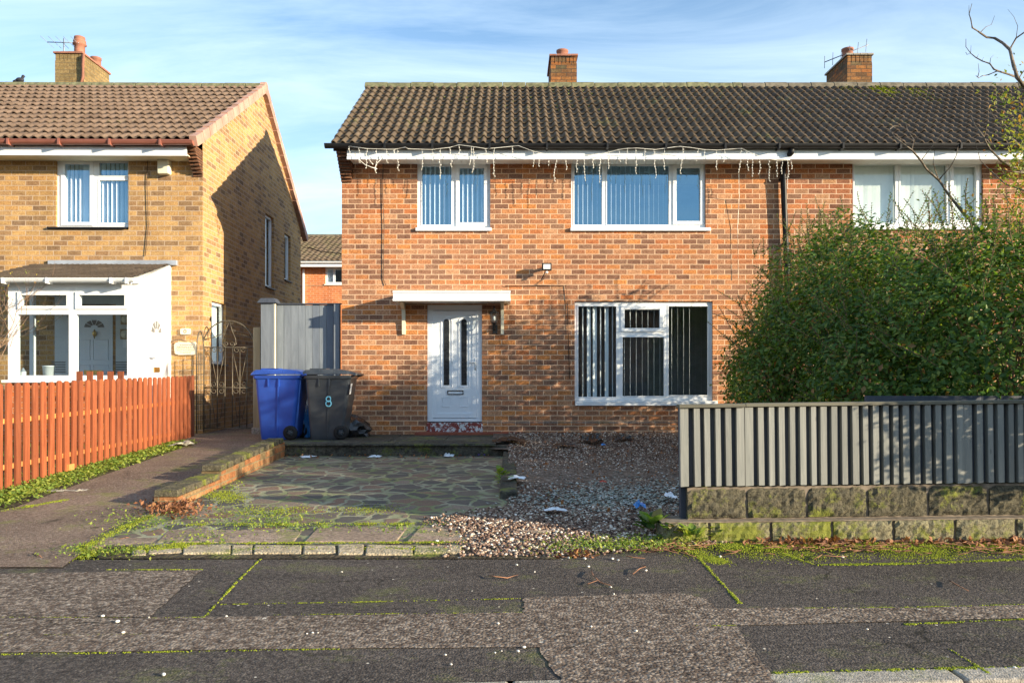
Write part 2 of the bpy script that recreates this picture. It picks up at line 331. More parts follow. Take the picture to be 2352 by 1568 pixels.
M['tar_coarse'] = tarmac('coarse_brown_tarmac', (.095, .068, .053), (.16, .118, .092), (.40, .33, .265), 62, .016, 1.)
M['tar_path'] = tarmac('reddish_brown_path_tarmac', (.17, .115, .085), (.25, .175, .13), (.42, .33, .26), 110, .008, .6, .5)
M['road'] = tarmac('road_tarmac', (.05, .05, .05), (.07, .07, .07), (.16, .15, .14), 70, .01)
M['soil'] = tarmac('dark_soil', (.06, .045, .03), (.1, .08, .05), (.12, .1, .06), 30, .02, .5, 1)
M['gravel_bed'] = tarmac('gravel_bed_soil', (.11, .08, .06), (.2, .15, .11), (.4, .32, .26), 45, .02, .9)
M['kerb'] = tarmac('pale_concrete_kerb', (.3, .27, .23), (.4, .36, .3), (.45, .4, .34), 120, .004, .5, .4)
M['slab'] = tarmac('purple_brown_slab', (.29, .21, .155), (.38, .28, .21), (.46, .36, .27), 90, .005, .4, .6)
M['sandstone'] = tarmac('pale_sandstone_sett', (.42, .34, .22), (.52, .43, .3), (.6, .5, .36), 60, .012, .5, .9)
M['darkstone'] = tarmac('dark_damp_stone', (.06, .055, .045), (.11, .1, .08), (.15, .14, .1), 50, .012, .5, .8)
def blockmat(name, a, b, moss, lo):
    t = NT(name); n = t.noise(7, 6, .7); f = t.noise(45, 5, .75)
    cc = t.mix(t.ramp(n, [(.35, 0.), (.65, 1.)]), a, b); cc = t.mix(t.ramp(f, [(.4, .7), (.55, 0.)]), cc, tuple(x*.25 for x in a))
    isl = t.n('NewGeometry').outputs['Random Per Island']
    m = t.ramp(t.math('ADD', t.noise(3.2, 5, .75), t.math('MULTIPLY', f, .3)), [(lo, 0.), (lo+.12, moss)])
    cc = t.mix(m, cc, (.2, .22, .035))
    return t.surf(cc, .95, t.bump(f, 1., .02), .15)
M['block_up'] = blockmat('dark_rough_concrete_block', (.10, .09, .065), (.17, .15, .10), .85, .68)
M['block_lo'] = blockmat('mossy_concrete_block', (.21, .19, .125), (.3, .27, .17), .9, .62)
M['mortar'] = plain('pinkish_mortar', (.2, .16, .12), .9, var=.4, vs=20)
def crazymat():
    t = NT('crazy_paving'); w = t.n('TexNoise', {'Vector': t.co(), 'Scale': 4.0, 'Detail': 4.0})
    v = t.n('VectorMath', {0: t.co(), 1: t.n('VectorMath', {0: w.outputs['Color'], 1: (.16, .16, 0)}, operation='MULTIPLY').outputs[0]}, operation='ADD').outputs[0]
    v = t.map((4.6, 3.7, .001), v)
    cell = t.n('SeparateColor', {0: t.vor(1, v, 'Color')}).outputs[0]; ed = t.vor(1, v, 'Distance', 'DISTANCE_TO_EDGE')
    f = t.noise(70, 5, .7)
    cc = t.ramp(cell, [(0, (.15, .12, .095)), (.25, (.09, .085, .078)), (.5, (.22, .165, .12)), (.7, (.26, .145, .095)), (.8, (.15, .125, .10)), (1, (.30, .225, .165))])
    cc = t.mix(t.ramp(f, [(.4, .5), (.6, 0.)]), cc, (.05, .045, .04))
    j = t.ramp(t.math('ADD', ed, t.math('MULTIPLY', t.math('SUBTRACT', t.noise(9, 5, .7), .5), .3)), [(.05, 1.), (.1, 0.)])
    jc = t.mix(t.ramp(t.noise(1.7, 4), [(.4, 0.), (.6, 1.)]), (.30, .29, .20), (.19, .21, .09))
    cc = t.mix(j, cc, jc)
    mm = t.ramp(t.noise(2.6, 6, .75), [(.58, 0.), (.7, .75)]); cc = t.mix(mm, cc, (.15, .17, .06))
    h = t.math('SUBTRACT', t.math('MULTIPLY', f, .3), j)
    return t.surf(cc, .8, t.bump(h, .7, .012), .3)
M['crazy'] = crazymat()
M['blue_bin'] = plain('blue_plastic', (.025, .085, .40), .3, .5, var=.12, vs=4)
M['blue_lid'] = plain('blue_plastic_lid', (.04, .1, .42), .3, .5, var=.1)
M['grey_bin'] = plain('dark_grey_plastic', (.055, .062, .07), .3, .5, var=.15, vs=4)
M['rubber'] = plain('rubber', (.015, .015, .015), .7)
M['cyan'] = plain('pale_blue_sticker', (.3, .75, .9), .4, var=.02)
M['sticker'] = plain('white_sticker', (.8, .8, .78), .5, var=.05)
M['bag_black'] = plain('black_polythene', (.012, .012, .014), .25, .6, bump=.4, bs=14)
M['bag_blue'] = plain('blue_polythene', (.05, .25, .6), .3, .5, bump=.4, bs=14)
M['paper'] = plain('white_litter', (.72, .76, .8), .6, var=.1)
M['orange_litter'] = plain('red_litter', (.5, .07, .04), .5)
M['purple'] = plain('purple_litter', (.12, .05, .4), .5)
t = NT('flaking_red_paint'); j = t.ramp(t.noise(22, 5, .7), [(.5, 0.), (.55, 1.)]); M['redstep'] = t.surf(t.mix(j, (.22, .05, .04), (.6, .62, .62)), .7)
M['redtile'] = plain('red_quarry_tile', (.25, .07, .04), .6, var=.3, vs=7)
M['bird'] = plain('dark_feathers', (.03, .03, .04), .7)
M['plaque'] = plain('cream_stone_plaque', (.66, .6, .46), .8, bump=.3)

# ------------------------------------------------------------------ ground
def gpath(Y): return float(np.interp(Y, [5.3, 7.3, 12.6, 13.7], [0, .03, .24, .31]))
def gdrive(Y): return float(np.interp(Y, [5.3, 11.45], [0, .085]))
def ggrav(Y): return float(np.interp(Y, [5.3, 9, 13.2], [.0, .10, .31]))
def sheet(poly, h, mat, name, zf=None, skirt=.0, sub=0):
    mb = MB(); zf = zf or (lambda Y: 0.0)
    mb.v = [(x, y, zf(y)+h) for x, y in poly]; mb.f = [tuple(range(len(poly)))]
    return structure(mb, name, mat)
g = MB(); prof = [(-300, -.13), (3.0, -.13), (5.3, -.06), (11.5, .02), (13, .15), (20, .28), (500, .3)]
for k in range(len(prof)-1):
    (a, za), (b, zb) = prof[k], prof[k+1]; g.q((-400, a, za), (400, a, za), (400, b, zb), (-400, b, zb))
structure(g, 'ground', M['soil'])
def kerbY(X): return 3.33 + .075*(X-1.07)
def backY(X): return float(np.interp(X, [-12, -3.0, .3, 1.3, 12], [4.75, 5.38, 5.46, 5.86, 5.95]))
r = MB(); r.q((-60, -4.5, -.122), (60, -4.5, -.122), (60, kerbY(60)-.14 if False else 7.5, -.122), (-60, -1.5, -.122)); structure(r, 'road', M['road'])
kb = MB()
for i in range(-14, 15):
    a = i*.92; b = a+.905; ya, yb = kerbY(a), kerbY(b)
    kb.hexa([(a, ya-.14, -.2), (b, yb-.14, -.2), (b, yb, -.2), (a, ya, -.2), (a, ya-.14, .003), (b, yb-.14, .003), (b, yb, .003), (a, ya, .003)])
structure(kb, 'kerb', M['kerb'], bevel=.012)
xs = np.linspace(-12, 12, 40)
sheet([(x, kerbY(x)) for x in xs] + [(x, backY(x)) for x in xs[::-1]], .0, M['tar_dark'], 'pavement')
def gp(pts): return [G(*p) for p in pts]
def jag(pts, a=.012, n=12):
    out = []
    for (x0, y0), (x1, y1) in zip(pts, pts[1:]+pts[:1]):
        for k in range(n):
            t_ = k/n; jj = 0 if k == 0 else a; out.append((x0+(x1-x0)*t_+random.uniform(-jj, jj), y0+(y1-y0)*t_+random.uniform(-jj, jj)*.5))
    return out
xl, xr = -700, 3000
sheet(jag(gp([(xl, 1332), (465, 1309), (342, 1419), (xl, 1415)])), .004, M['tar_coarse'], 'pavement_patch')
sheet(jag(gp([(xl, 1421), (470, 1417.5), (1203, 1407), (1203, 1373), (1560, 1362), (1620, 1375), (1645, 1397), (2100, 1396), (xr, 1372), (xr, 1404), (1690, 1437), (1770, 1546), (1795, 1600), (1310, 1600), (1240, 1487), (780, 1490), (xl, 1508)])), .004, M['tar_coarse'], 'pavement_patch')
# path to the side gate (brown tarmac) with a step of slabs
def strip(name, edge, mat, zf, h=.0):
    mb = MB()
    for (y0, a0, b0), (y1, a1, b1) in zip(edge, edge[1:]):
        mb.q((a0, y0, zf(y0)+h), (b0, y0, zf(y0)+h), (b1, y1, zf(y1)+h), (a1, y1, zf(y1)+h))
    return structure(mb, name, mat)
strip('path', [(5.14, -9, -2.87), (5.5, -6.0, -2.95), (6.2, -4.9, -3.15), (7.3, -4.5, -3.2), (9, -4.6, -3.28), (11.3, -4.68, -3.4), (12.8, -5.3, -3.3), (20, -6, -2.8)], M['tar_path'], gpath, .009)
strip('lawn', [(5.0, -30, -6.1), (6.2, -30, -4.9), (7.3, -30, -4.5), (9, -30, -4.6), (13.4, -30, -4.8)], M['soil'], lambda y: gpath(y)*.8+.02, 0)
strip('paving_bed', [(5.39, -2.78, .3), (5.72, -2.9, .12), (5.80, -2.9, .12)], M['soil'], gdrive, .006)
strip('crazy_paving', [(5.76, -3.08, .12), (6.2, -3.15, .05), (7.3, -3.2, 0.0), (11.5, -3.45, -.05)], M['crazy'], gdrive, .008)
strip('gravel_bed', [(5.42, -.5, 1.5), (5.9, -.35, 14), (7.3, .0, 14), (11.2, -.05, 14), (11.3, -.3, 14), (13.25, -.3, 14)], M['gravel_bed'], ggrav, -.012)
# raised platform in front of the door
pf = MB(); pf.box(-3.36, -.08, 11.4, 13.22, -.05, .235); structure(pf, 'raised_path', M['darkstone'])
cp = MB(); x = -3.4
while x < -.3:
    w_ = random.uniform(.28, .6); x2 = min(x+w_, -.22); cp.box(x, x2-.008, 11.34, 11.72, .238, .268+random.uniform(-.004, .004)); x = x2
for i in range(4):
    for k in range(3): cp.box(-3.4+i*.8, -3.4+i*.8+.79-(.03 if i == 3 else 0), 11.73+k*.49, 12.21+k*.49, .238, .266+random.uniform(-.003, .003))
structure(cp, 'platform_paving', M['darkstone'], bevel=.006)
fr = MB(); x = -3.35
while x < -.35:
    w_ = random.uniform(.3, .75); x2 = min(x+w_, -.27); fr.box(x, x2-.012, 11.385+random.uniform(0, .01), 11.43, -.02, .232); x = x2
structure(fr, 'platform_face', M['darkstone'], bevel=.006)
# front row of long slabs and sandstone setts
sl = MB(); cuts = [(-3.1, -2.55), (-2.54, -1.93), (-1.9, -.95), (-.93, -.43), (-.41, .02)]
for i, (a, b) in enumerate([(360, 690), (700, 925), (935, 1075)]):
    p = [G(a, 1250), G(b-15, 1250), G(b+(12 if b < 1000 else -20), 1217), G(a+30, 1217)]
    sl.hexa([(q[0], q[1], -.03) for q in p] + [(q[0], q[1], .022+.004*i) for q in p])
p = [G(190, 1262), G(352, 1250), G(395, 1218), G(285, 1225)]; sl.hexa([(q[0], q[1], -.03) for q in p] + [(q[0], q[1], .018) for q in p])
structure(sl, 'paving_slabs', M['slab'], bevel=.008)
se = MB(); x = 300
while x < 1062:
    w_ = random.choice([38, 52, 80, 112, 64]); x2 = min(x+w_, 1066); d = random.uniform(-2.5, 1.5)
    p = [G(x+2, 1277+d), G(x2-2, 1276+d+random.uniform(-1.5, 1.5)), G(x2-2, 1256), G(x+3, 1256.5)]
    se.hexa([(q[0], q[1], -.03) for q in p] + [(q[0]+random.uniform(-.006, .006), q[1]+random.uniform(-.006, .006), .017+random.uniform(-.004, .008)) for q in p]); x = x2
structure(se, 'sandstone_setts', M['sandstone'], bevel=.01)

# ------------------------------------------------------------------ scatter helpers
def rotmats(n, tilt=math.pi, r=rng):
    a = r.uniform(0, 2*np.pi, n); b = r.uniform(-tilt, tilt, n); c = r.uniform(-tilt, tilt, n)
    ca, sa, cb_, sb, cc, sc_ = np.cos(a), np.sin(a), np.cos(b), np.sin(b), np.cos(c), np.sin(c)
    Z = np.zeros(n); O = np.ones(n)
    Rz = np.stack([ca, -sa, Z, sa, ca, Z, Z, Z, O], 1).reshape(n, 3, 3)
    Rx = np.stack([O, Z, Z, Z, cb_, -sb, Z, sb, cb_], 1).reshape(n, 3, 3)
    Ry = np.stack([cc, Z, sc_, Z, O, Z, -sc_, Z, cc], 1).reshape(n, 3, 3)
    return Rz @ Rx @ Ry
def scatter(name, pos, scl, V, Fc, mat, tilt=math.pi, aniso=None, smooth=False, parent=None, R=None):
    n = len(pos); V = np.asarray(V, float); Fc = np.asarray(Fc)
    if R is None: R = rotmats(n, tilt)
    S = np.asarray(scl, float).reshape(n, -1)
    vv = V[None]*(S[:, None, :] if S.shape[1] == 3 else S[:, None, :1])
    vv = np.einsum('nij,nkj->nki', R, vv) + np.asarray(pos)[:, None]
    ff = Fc[None] + (np.arange(n)*len(V))[:, None, None]
    return rawmesh(name, vv.reshape(-1, 3), ff.reshape(-1, Fc.shape[1]), mat, smooth, parent)
LEAFV = [(0, 0, 0), (.32, .2, .10), (.3, .62, .10), (0, 1, -.06), (-.3, .62, .10), (-.32, .2, .10), (0, .5, 0)]
LEAFF = [(0, 1, 6), (1, 2, 6), (2, 3, 6), (3, 4, 6), (4, 5, 6), (5, 0, 6)]
LF4V = [(0, 0, 0), (.28, .45, .1), (0, 1, -.05), (-.28, .45, .1)]; LF4F = [(0, 1, 2), (0, 2, 3)]
OCTV = [(1, 0, 0), (0, 1, 0), (-1, 0, 0), (0, -1, 0), (0, 0, 1), (0, 0, -1)]
OCTF = [(0, 1, 4), (1, 2, 4), (2, 3, 4), (3, 0, 4), (1, 0, 5), (2, 1, 5), (3, 2, 5), (0, 3, 5)]
ph = (1+5**.5)/2
ICOV = np.array([(-1, ph, 0), (1, ph, 0), (-1, -ph, 0), (1, -ph, 0), (0, -1, ph), (0, 1, ph), (0, -1, -ph), (0, 1, -ph), (ph, 0, -1), (ph, 0, 1), (-ph, 0, -1), (-ph, 0, 1)])/1.902
ICOF = [(0,11,5),(0,5,1),(0,1,7),(0,7,10),(0,10,11),(1,5,9),(5,11,4),(11,10,2),(10,7,6),(7,1,8),(3,9,4),(3,4,2),(3,2,6),(3,6,8),(3,8,9),(4,9,5),(2,4,11),(6,2,10),(8,6,7),(9,8,1)]
# gravel
n = 26000; X = rng.uniform(-.05, 2.6, n); Y = rng.uniform(7.0, 13.1, n); Zf = np.array([ggrav(y) for y in Y])
hump = .05*np.sin(X*1.7)*np.sin((Y-7)*.7)
s = rng.uniform(.008, .020, n)
o = scatter('gravel', np.stack([X, Y, Zf-.006+rng.uniform(0, .012, n)], 1), np.stack([s, s*.75, s*.5], 1), OCTV, OCTF, M['gravel'], .5, smooth=True); tag(o, 'brown and white gravel covering the bed under the ground floor window', 'gravel', kind='stuff')
n = 15000; Y = rng.uniform(5.42, 7.2, n); X = rng.uniform(-.75, 1.9, n)
left = np.interp(Y, [5.4, 6.0, 6.7, 7.2], [-.35, -.35, -.55, -.1]) + rng.normal(0, .12, n); keep = (X > left) & (Y > np.interp(X, [-.5, .3, 1.3, 2], [5.44, 5.45, 5.75, 6.0])+rng.normal(0, .03, n)); X, Y = X[keep], Y[keep]; n = len(X)
s = rng.uniform(.009, .019, n)
o = scatter('pebble_spill', np.stack([X, Y, np.array([ggrav(y) for y in Y])+rng.uniform(-.004, .014, n)], 1), np.stack([s, s*.75, s*.55], 1), ICOV, ICOF, M['gravel'], .5, smooth=True); tag(o, 'pale pebbles spilling from the gravel bed onto the pavement edge', 'gravel', kind='stuff')
n = 1900; X = np.concatenate([rng.normal(1.35, .38, n//2), rng.normal(.75, .35, n//2)]); Y = np.concatenate([rng.normal(7.9, .55, n//2), rng.normal(7.5, .35, n//2)]); keep = (Y > 6.7) & (X < 2.5); X, Y = X[keep], Y[keep]
o = scatter('pale_debris', np.stack([X, Y, np.array([ggrav(y) for y in Y])+rng.uniform(.0, .02, len(X))], 1), np.stack([rng.uniform(.01, .035, len(X)), rng.uniform(.006, .02, len(X)), np.full(len(X), .004)], 1), OCTV, OCTF, M['debris'], .35); tag(o, 'pale greenish frosted plant debris strewn over the gravel by the fence end', 'debris', kind='stuff')
# moss
mp_, ms_ = [], []
def mossline(pts, wd, n, s0=.004, s1=.011, gap=.3):
    q = [G(*p) for p in pts]; seg = [math.dist(a, b) for a, b in zip(q, q[1:])]; tot = sum(seg)
    for _ in range(int(n*1.9)):
        t_ = random.uniform(0, tot)
        if math.sin(t_*7+n)+math.sin(t_*19+n*2)+.7*math.sin(t_*61) < gap*3-.6 and random.random() < .88: continue
        for (a, b), l in zip(zip(q, q[1:]), seg):
            if t_ <= l: break
            t_ -= l
        k = t_/l; px = a[0]+(b[0]-a[0])*k; py = a[1]+(b[1]-a[1])*k
        mp_.append((px+random.gauss(0, wd*.6), py+random.gauss(0, wd), .002)); ms_.append(random.uniform(s0*.5, s1*.85)*.72)
mossline([(600, 1282), (545, 1335), (470, 1416)], .006, 700)
mossline([(500, 1388), (840, 1382), (1203, 1374)], .004, 700, .003, .008)
mossline([(342, 1419.5), (470, 1418)], .005, 350); mossline([(0, 1417), (342, 1419.5)], .004, 350, .003, .008)
mossline([(0, 1459), (330, 1457)], .005, 300, .003, .008); mossline([(0, 1503), (780, 1490)], .005, 500, .003, .008)
mossline([(240, 1308), (465, 1308)], .004, 350); mossline([(620, 1412), (1203, 1406)], .004, 300, .003, .007)
mossline([(1600, 1275), (1640, 1320), (1700, 1385)], .008, 1100); mossline([(1800, 1272), (1870, 1296)], .012, 600)
mossline([(1870, 1297), (2100, 1294), (2500, 1278)], .012, 2600, .004, .012, .1)
mossline([(1560, 1262), (1800, 1262), (2500, 1262)], .05, 5200, .004, .014, .1); mossline([(1580, 1268), (1660, 1290)], .05, 1500); mossline([(1560, 1268), (1900, 1275), (2500, 1268)], .10, 9000, .002, .009)
mossline([(1850, 1397), (2100, 1395), (2500, 1384)], .006, 1700, .004, .009); mossline([(2080, 1434), (2230, 1427), (2500, 1415)], .005, 900)
mossline([(1590, 1438), (1690, 1437)], .004, 100); mossline([(2180, 1490), (2270, 1546)], .006, 300); mossline([(1770, 1546), (2352, 1531)], .008, 700)
mossline([(400, 1256), (1070, 1253)], .014, 3200); mossline([(300, 1268), (1066, 1266)], .03, 900); mossline([(300, 1278), (1070, 1279)], .02, 4200); mossline([(160, 1278), (420, 1262)], .06, 3000)
mossline([(160, 1280), (260, 1230), (360, 1190)], .05, 2200); mossline([(430, 1214), (1060, 1212)], .03, 1800)
mossline([(500, 1185), (900, 1180)], .12, 1500); mossline([(480, 1140), (560, 1165)], .12, 1500)
mossline([(0, 1185), (150, 1160), (260, 1110)], .04, 1500)
n = len(mp_); ms_ = np.array(ms_)
pos = np.array(mp_); pos[:, 2] += np.interp(pos[:, 1], [5.5, 5.7, 11.4], [0, .025, .1])*(pos[:, 1] > 5.5)
o = scatter('moss', pos, np.stack([ms_, ms_, ms_*.7], 1), OCTV, OCTF, M['moss'], .5); tag(o, 'yellow green moss growing in the joints of pavement and paving', 'moss', kind='stuff')
# leafy weeds of the verge and along the paving
def weeds(name, pts, s0, s1, mat, label, tilt=.9, cat='weeds'):
    pts = np.array(pts); n = len(pts); s = rng.uniform(s0, s1, n); o = scatter(name, pts, s, LF4V, LF4F, M[mat], tilt); return tag(o, label, cat, kind='stuff')
pts = []
for _ in range(9000):
    Y = random.uniform(6.0, 12.1); X = np.interp(Y, [6, 7.3, 9, 12], [-5.4, -4.7, -4.8, -4.85]) + random.gauss(0, .11) - abs(random.gauss(0, .12))
    if X > np.interp(Y, [6, 6.2, 7.3, 9, 13], [-5.0, -4.85, -4.48, -4.58, -4.72])+.02: continue
    pts.append((X, Y, gpath(Y)*.9+.03+random.uniform(0, .03)))
weeds('verge_weeds', pts, .025, .055, 'weed', 'low bright green leafy weeds on the verge at the foot of the orange fence', .8)
pts = [(random.uniform(-30, -5.1) if random.random() < .3 else random.uniform(-9, -4.9), random.uniform(6.3, 12.4), 0) for _ in range(16000)]
pts = [(a, b, gpath(b)*.8+.02) for a, b, c in pts]
GBV = [(-.08, 0, 0), (.08, 0, 0), (0, .3, 1)]; GBF = [(0, 1, 2)]
pts = np.array(pts); o = scatter('grass', pts, rng.uniform(.03, .08, len(pts)), GBV, GBF, M['grass'], .4); tag(o, 'rough grass in the front garden behind the orange picket fence', 'grass', kind='stuff')
pts = []
for (cx, cy, sx, sy, k) in [(330, 1200, 60, 14, 500), (560, 1195, 60, 14, 350), (640, 1190, 30, 10, 250), (690, 1210, 60, 5, 250), (520, 1060+60, 20, 15, 250), (480, 1235, 40, 8, 150), (1420, 1245, 60, 8, 550), (1330, 1255, 60, 8, 350), (1540, 1240, 30, 8, 400), (1150, 1105, 8, 8, 120), (1300, 1150, 20, 6, 80), (250, 1262, 60, 8, 400), (920, 1215, 50, 6, 150), (1480, 1250, 50, 8, 400)]:
    for _ in range(int(k*1.0)):
        x, y = random.gauss(cx, sx), random.gauss(cy, sy); a, b = G(x, max(y, 1040), 1.2); pts.append((a, b, .025+random.uniform(0, .015)+.01*(b-5.4)))
weeds('grass_tufts', pts, .012, .032, 'weed', 'small green weeds and grass sprouting between the paving and pebbles', 1.0)

# ------------------------------------------------------------------ building helpers
def wallface(mb, x0, x1, z0, z1, holes, y, d, flip=False, axis='y'):
    xs = sorted({x0, x1, *[h[0] for h in holes], *[h[1] for h in holes]}); zs = sorted({z0, z1, *[h[2] for h in holes], *[h[3] for h in holes]})
    def p(a, dd, c): return (a, y+dd, c) if axis == 'y' else (y+dd, a, c)
    for a, b in zip(xs, xs[1:]):
        for c, e in zip(zs, zs[1:]):
            mx_, mz = (a+b)/2, (c+e)/2
            if any(h[0] < mx_ < h[1] and h[2] < mz < h[3] for h in holes): continue
            mb.q(p(a, 0, c), p(b, 0, c), p(b, 0, e), p(a, 0, e))
    for h in holes:
        a, b, c, e = h[:4]
        mb.q(p(a, 0, c), p(a, d, c), p(a, d, e), p(a, 0, e)); mb.q(p(b, 0, c), p(b, 0, e), p(b, d, e), p(b, d, c))
        mb.q(p(a, 0, e), p(a, d, e), p(b, d, e), p(b, 0, e)); mb.q(p(a, 0, c), p(b, 0, c), p(b, d, c), p(a, d, c))
    return mb
def rect_frame(mb, x0, x1, z0, z1, y0, y1, t_):
    tl, tr, tb, tt = t_ if isinstance(t_, tuple) else (t_,)*4
    mb.box(x0, x1, y0, y1, z0, z0+tb); mb.box(x0, x1, y0, y1, z1-tt, z1); mb.box(x0, x0+tl, y0, y1, z0+tb, z1-tt); mb.box(x1-tr, x1, y0, y1, z0+tb, z1-tt)
def window(parent, zp, outer, panes, sill=None, gl='glass_up', blind=None, sillmat='upvc', y=None, name='window'):
    """zp wall plane distance; outer/panes in photo units converted at that plane; each pane (x0,x1,y0,y1,sash)"""
    X = lambda a: fx(a, zp); Zc = lambda a: fz(a, zp)
    yf = zp+.045 if y is None else y
    x0, x1, z1, z0 = X(outer[0]), X(outer[1]), Zc(outer[2]), Zc(outer[3])
    fr = MB(); pn = MB()
    xs = sorted({x0, x1, *[X(p[0]) for p in panes], *[X(p[1]) for p in panes]}); zs = sorted({z0, z1, *[Zc(p[2]) for p in panes], *[Zc(p[3]) for p in panes]})
    for a, b in zip(xs, xs[1:]):
        for c, e in zip(zs, zs[1:]):
            m_ = (a+b)/2; mz = (c+e)/2
            if any(X(p[0]) < m_ < X(p[1]) and Zc(p[3]) < mz < Zc(p[2]) for p in panes): continue
            fr.box(a, b, yf, yf+.06, c, e)
    # merge look: thin raised sashes and glazing beads
    for p in panes:
        a, b, e, c = X(p[0]), X(p[1]), Zc(p[2]), Zc(p[3])
        if p[4]:
            s_ = .05; rect_frame(fr, a-s_, b+s_, c-s_, e+s_, yf-.018, yf-.0015, s_)
            rect_frame(fr, a-.006, b+.006, c-.006, e+.006, yf-.012, yf+.02, .014)
        else: rect_frame(fr, a-.012, b+.012, c-.012, e+.012, yf-.008, yf+.02, .018)
        pn.q((a, yf+.028, c), (b, yf+.028, c), (b, yf+.028, e), (a, yf+.028, e))
    w_ = fr.build(name, M['upvc'], parent)
    pn.build('pane', M[gl], w_)
    if sill:
        s = MB(); a, b, e, c = sill; s.hexa([(X(a), yf-.09, Zc(c)), (X(b), yf-.09, Zc(c)), (X(b), yf+.05, Zc(c)), (X(a), yf+.05, Zc(c)), (X(a), yf-.09, Zc(e)-.012), (X(b), yf-.09, Zc(e)-.012), (X(b), yf+.05, Zc(e)), (X(a), yf+.05, Zc(e))]); s.build('sill', M[sillmat], w_, bevel=.004)
    if blind: blind(w_, x0, x1, z0, z1, yf)
    return w_
def slats(mat, pitch, ang, wd=.085, var=.15, runs=None, drop=.03):
    def f(w_, x0, x1, z0, z1, yf):
        mb = MB(); x = x0+.05; i = 0
        while x < x1-.04:
            a = ang(((x-x0)/(x1-x0))) if callable(ang) else ang
            if a is not None:
                a = math.radians(a+random.uniform(-var, var)*30); dx_, dy_ = math.cos(a)*wd/2, math.sin(a)*wd/2; yc = yf+.09
                mb.q((x-dx_, yc-dy_, z0+drop), (x+dx_, yc+dy_, z0+drop), (x+dx_, yc+dy_, z1-.03), (x-dx_, yc-dy_, z1-.03))
            x += pitch; i += 1
        mb.build('blind', M[mat], w_)
    return f
def tileslope(x0, x1, ye, ze, yr, zr, rows, pitch, mat, parent, amp=.042, lip=.038, res=8, name='roof', jag_=0):
    """interlocking roll tiles: real wave profile, each course lapping the next"""
    L = math.hypot(yr-ye, zr-ze); ty, tz = (yr-ye)/L, (zr-ze)/L; ny, nz = -tz, ty
    if yr < ye: ny, nz = tz, -ty
    cols = int(round((x1-x0)/pitch))*res + 1; xs_ = np.linspace(x0, x1, cols)
    ph_ = (np.arange(cols) % res)/res
    prof_ = amp*np.clip(np.sin(np.pi*np.clip(ph_/.58, 0, 1)), 0, 1)**.75 - .004*(ph_ > .58)
    V, Fc = [], []; r_ = random.Random(3)
    gauge = L/rows
    for k in range(rows):
        s0 = k*gauge; s1 = s0+gauge*1.08 if k < rows-1 else L; b = len(V)
        tj = np.repeat([r_.uniform(-.004, .004) for _ in range(cols//(2*res)+2)], 2*res)[:cols]
        for s_, off in ((s0, lip-.02), (s0, lip), (s0+gauge*.5, lip*.62), (s1, .002)):
            for c in range(cols):
                n_ = prof_[c] + off + (tj[c] if off > 0 else 0); ss = s_+(tj[c]*1.5 if s_ == s0 else 0)
                V.append((xs_[c], ye+ty*ss+ny*n_, ze+tz*ss+nz*n_))
        for j in range(3):
            a = b+j*cols
            for c in range(cols-1): Fc.append((a+c, a+c+1, a+cols+c+1, a+cols+c))
    V = np.array(V); o0 = origin(parent); V = V-np.array(o0)
    o = rawmesh(name, V, np.array(Fc), mat, False); o.parent = parent
    me = o.data; sm = np.ones(len(me.polygons), bool); me.polygons.foreach_set('use_smooth', sm)
    return o
def gutter(mb, x0, x1, y, z, r=.055, n=8):
    pts = []
    for k in range(n+1):
        a = math.pi + math.pi*k/n; pts.append((y+r*math.cos(a), z+r*math.sin(a)))
    pts = pts + [(p[0]*1, p[1]) for p in []]
    for (ya, za), (yb, zb) in zip(pts, pts[1:]):
        mb.q((x0, ya, za), (x1, ya, za), (x1, yb, zb), (x0, yb, zb))
    for xx in (x0, x1): mb.v += [(xx, a, b) for a, b in pts]; mb.f.append(tuple(range(len(mb.v)-len(pts), len(mb.v))))
    mb.box(x0, x1, y-r-.006, y-r+.004, z-.008, z+.008)
def chimney(parent, x0, x1, y0, y1, z0, z1, mat, cap):
    c = MB(); c.box(x0, x1, y0, y1, z0, z1-.2)
    ch = c.build('chimney', M[mat], parent)
    s = MB(); k = int((x1-x0)/.082)
    for i in range(k):
        a = x0+.006+(x1-x0)*i/k; s.box(a, a+(x1-x0)/k-.012, y0+.004, y0+.1, z1-.2, z1-.04)
    k = int((y1-y0)/.09)
    for xx in (x0+.004, x1-.104):
        for i in range(1, k):
            a = y0+(y1-y0)*i/k; s.box(xx, xx+.1, a+.006, a+(y1-y0)/k-.006, z1-.2, z1-.04)
    s.box(x0+.05, x1-.05, y0+.05, y1-.05, z1-.2, z1-.045); s.build('soldier_course', M[mat], ch, bevel=.003)
    q = MB()
    for i in range(4): a = x0-.03+(x1-x0+.06)*i/4; q.box(a, a+(x1-x0+.06)/4-.006, y0-.03, y1+.03, z1-.04, z1+random.uniform(0, .006))
    q.build('capping', M[cap], ch, bevel=.004)
    return ch
def pot(ch, x, y, z, r=.125, h=.17, rings=False):
    p = MB(); pr = [(r*.95, -.02), (r, h*.3), (r*.98, h*.75), (r*1.08, h*.8), (r*1.08, h), (r*.85, h), (r*.8, h*.3)]
    if rings: pr = [(r*.95, -.02), (r, .12), (r*.96, .22), (r*1.3, .24), (r*1.25, .27), (r*.95, .28), (r*1.2, .31), (r*1.15, .34), (r*.9, .35), (r*1.05, .38), (r*1.0, .42), (r*.6, .44), (r*.5, .2)]
    return p.lathe(pr, (x, y, z), 18).build('chimney_pot', M['terra'], ch)
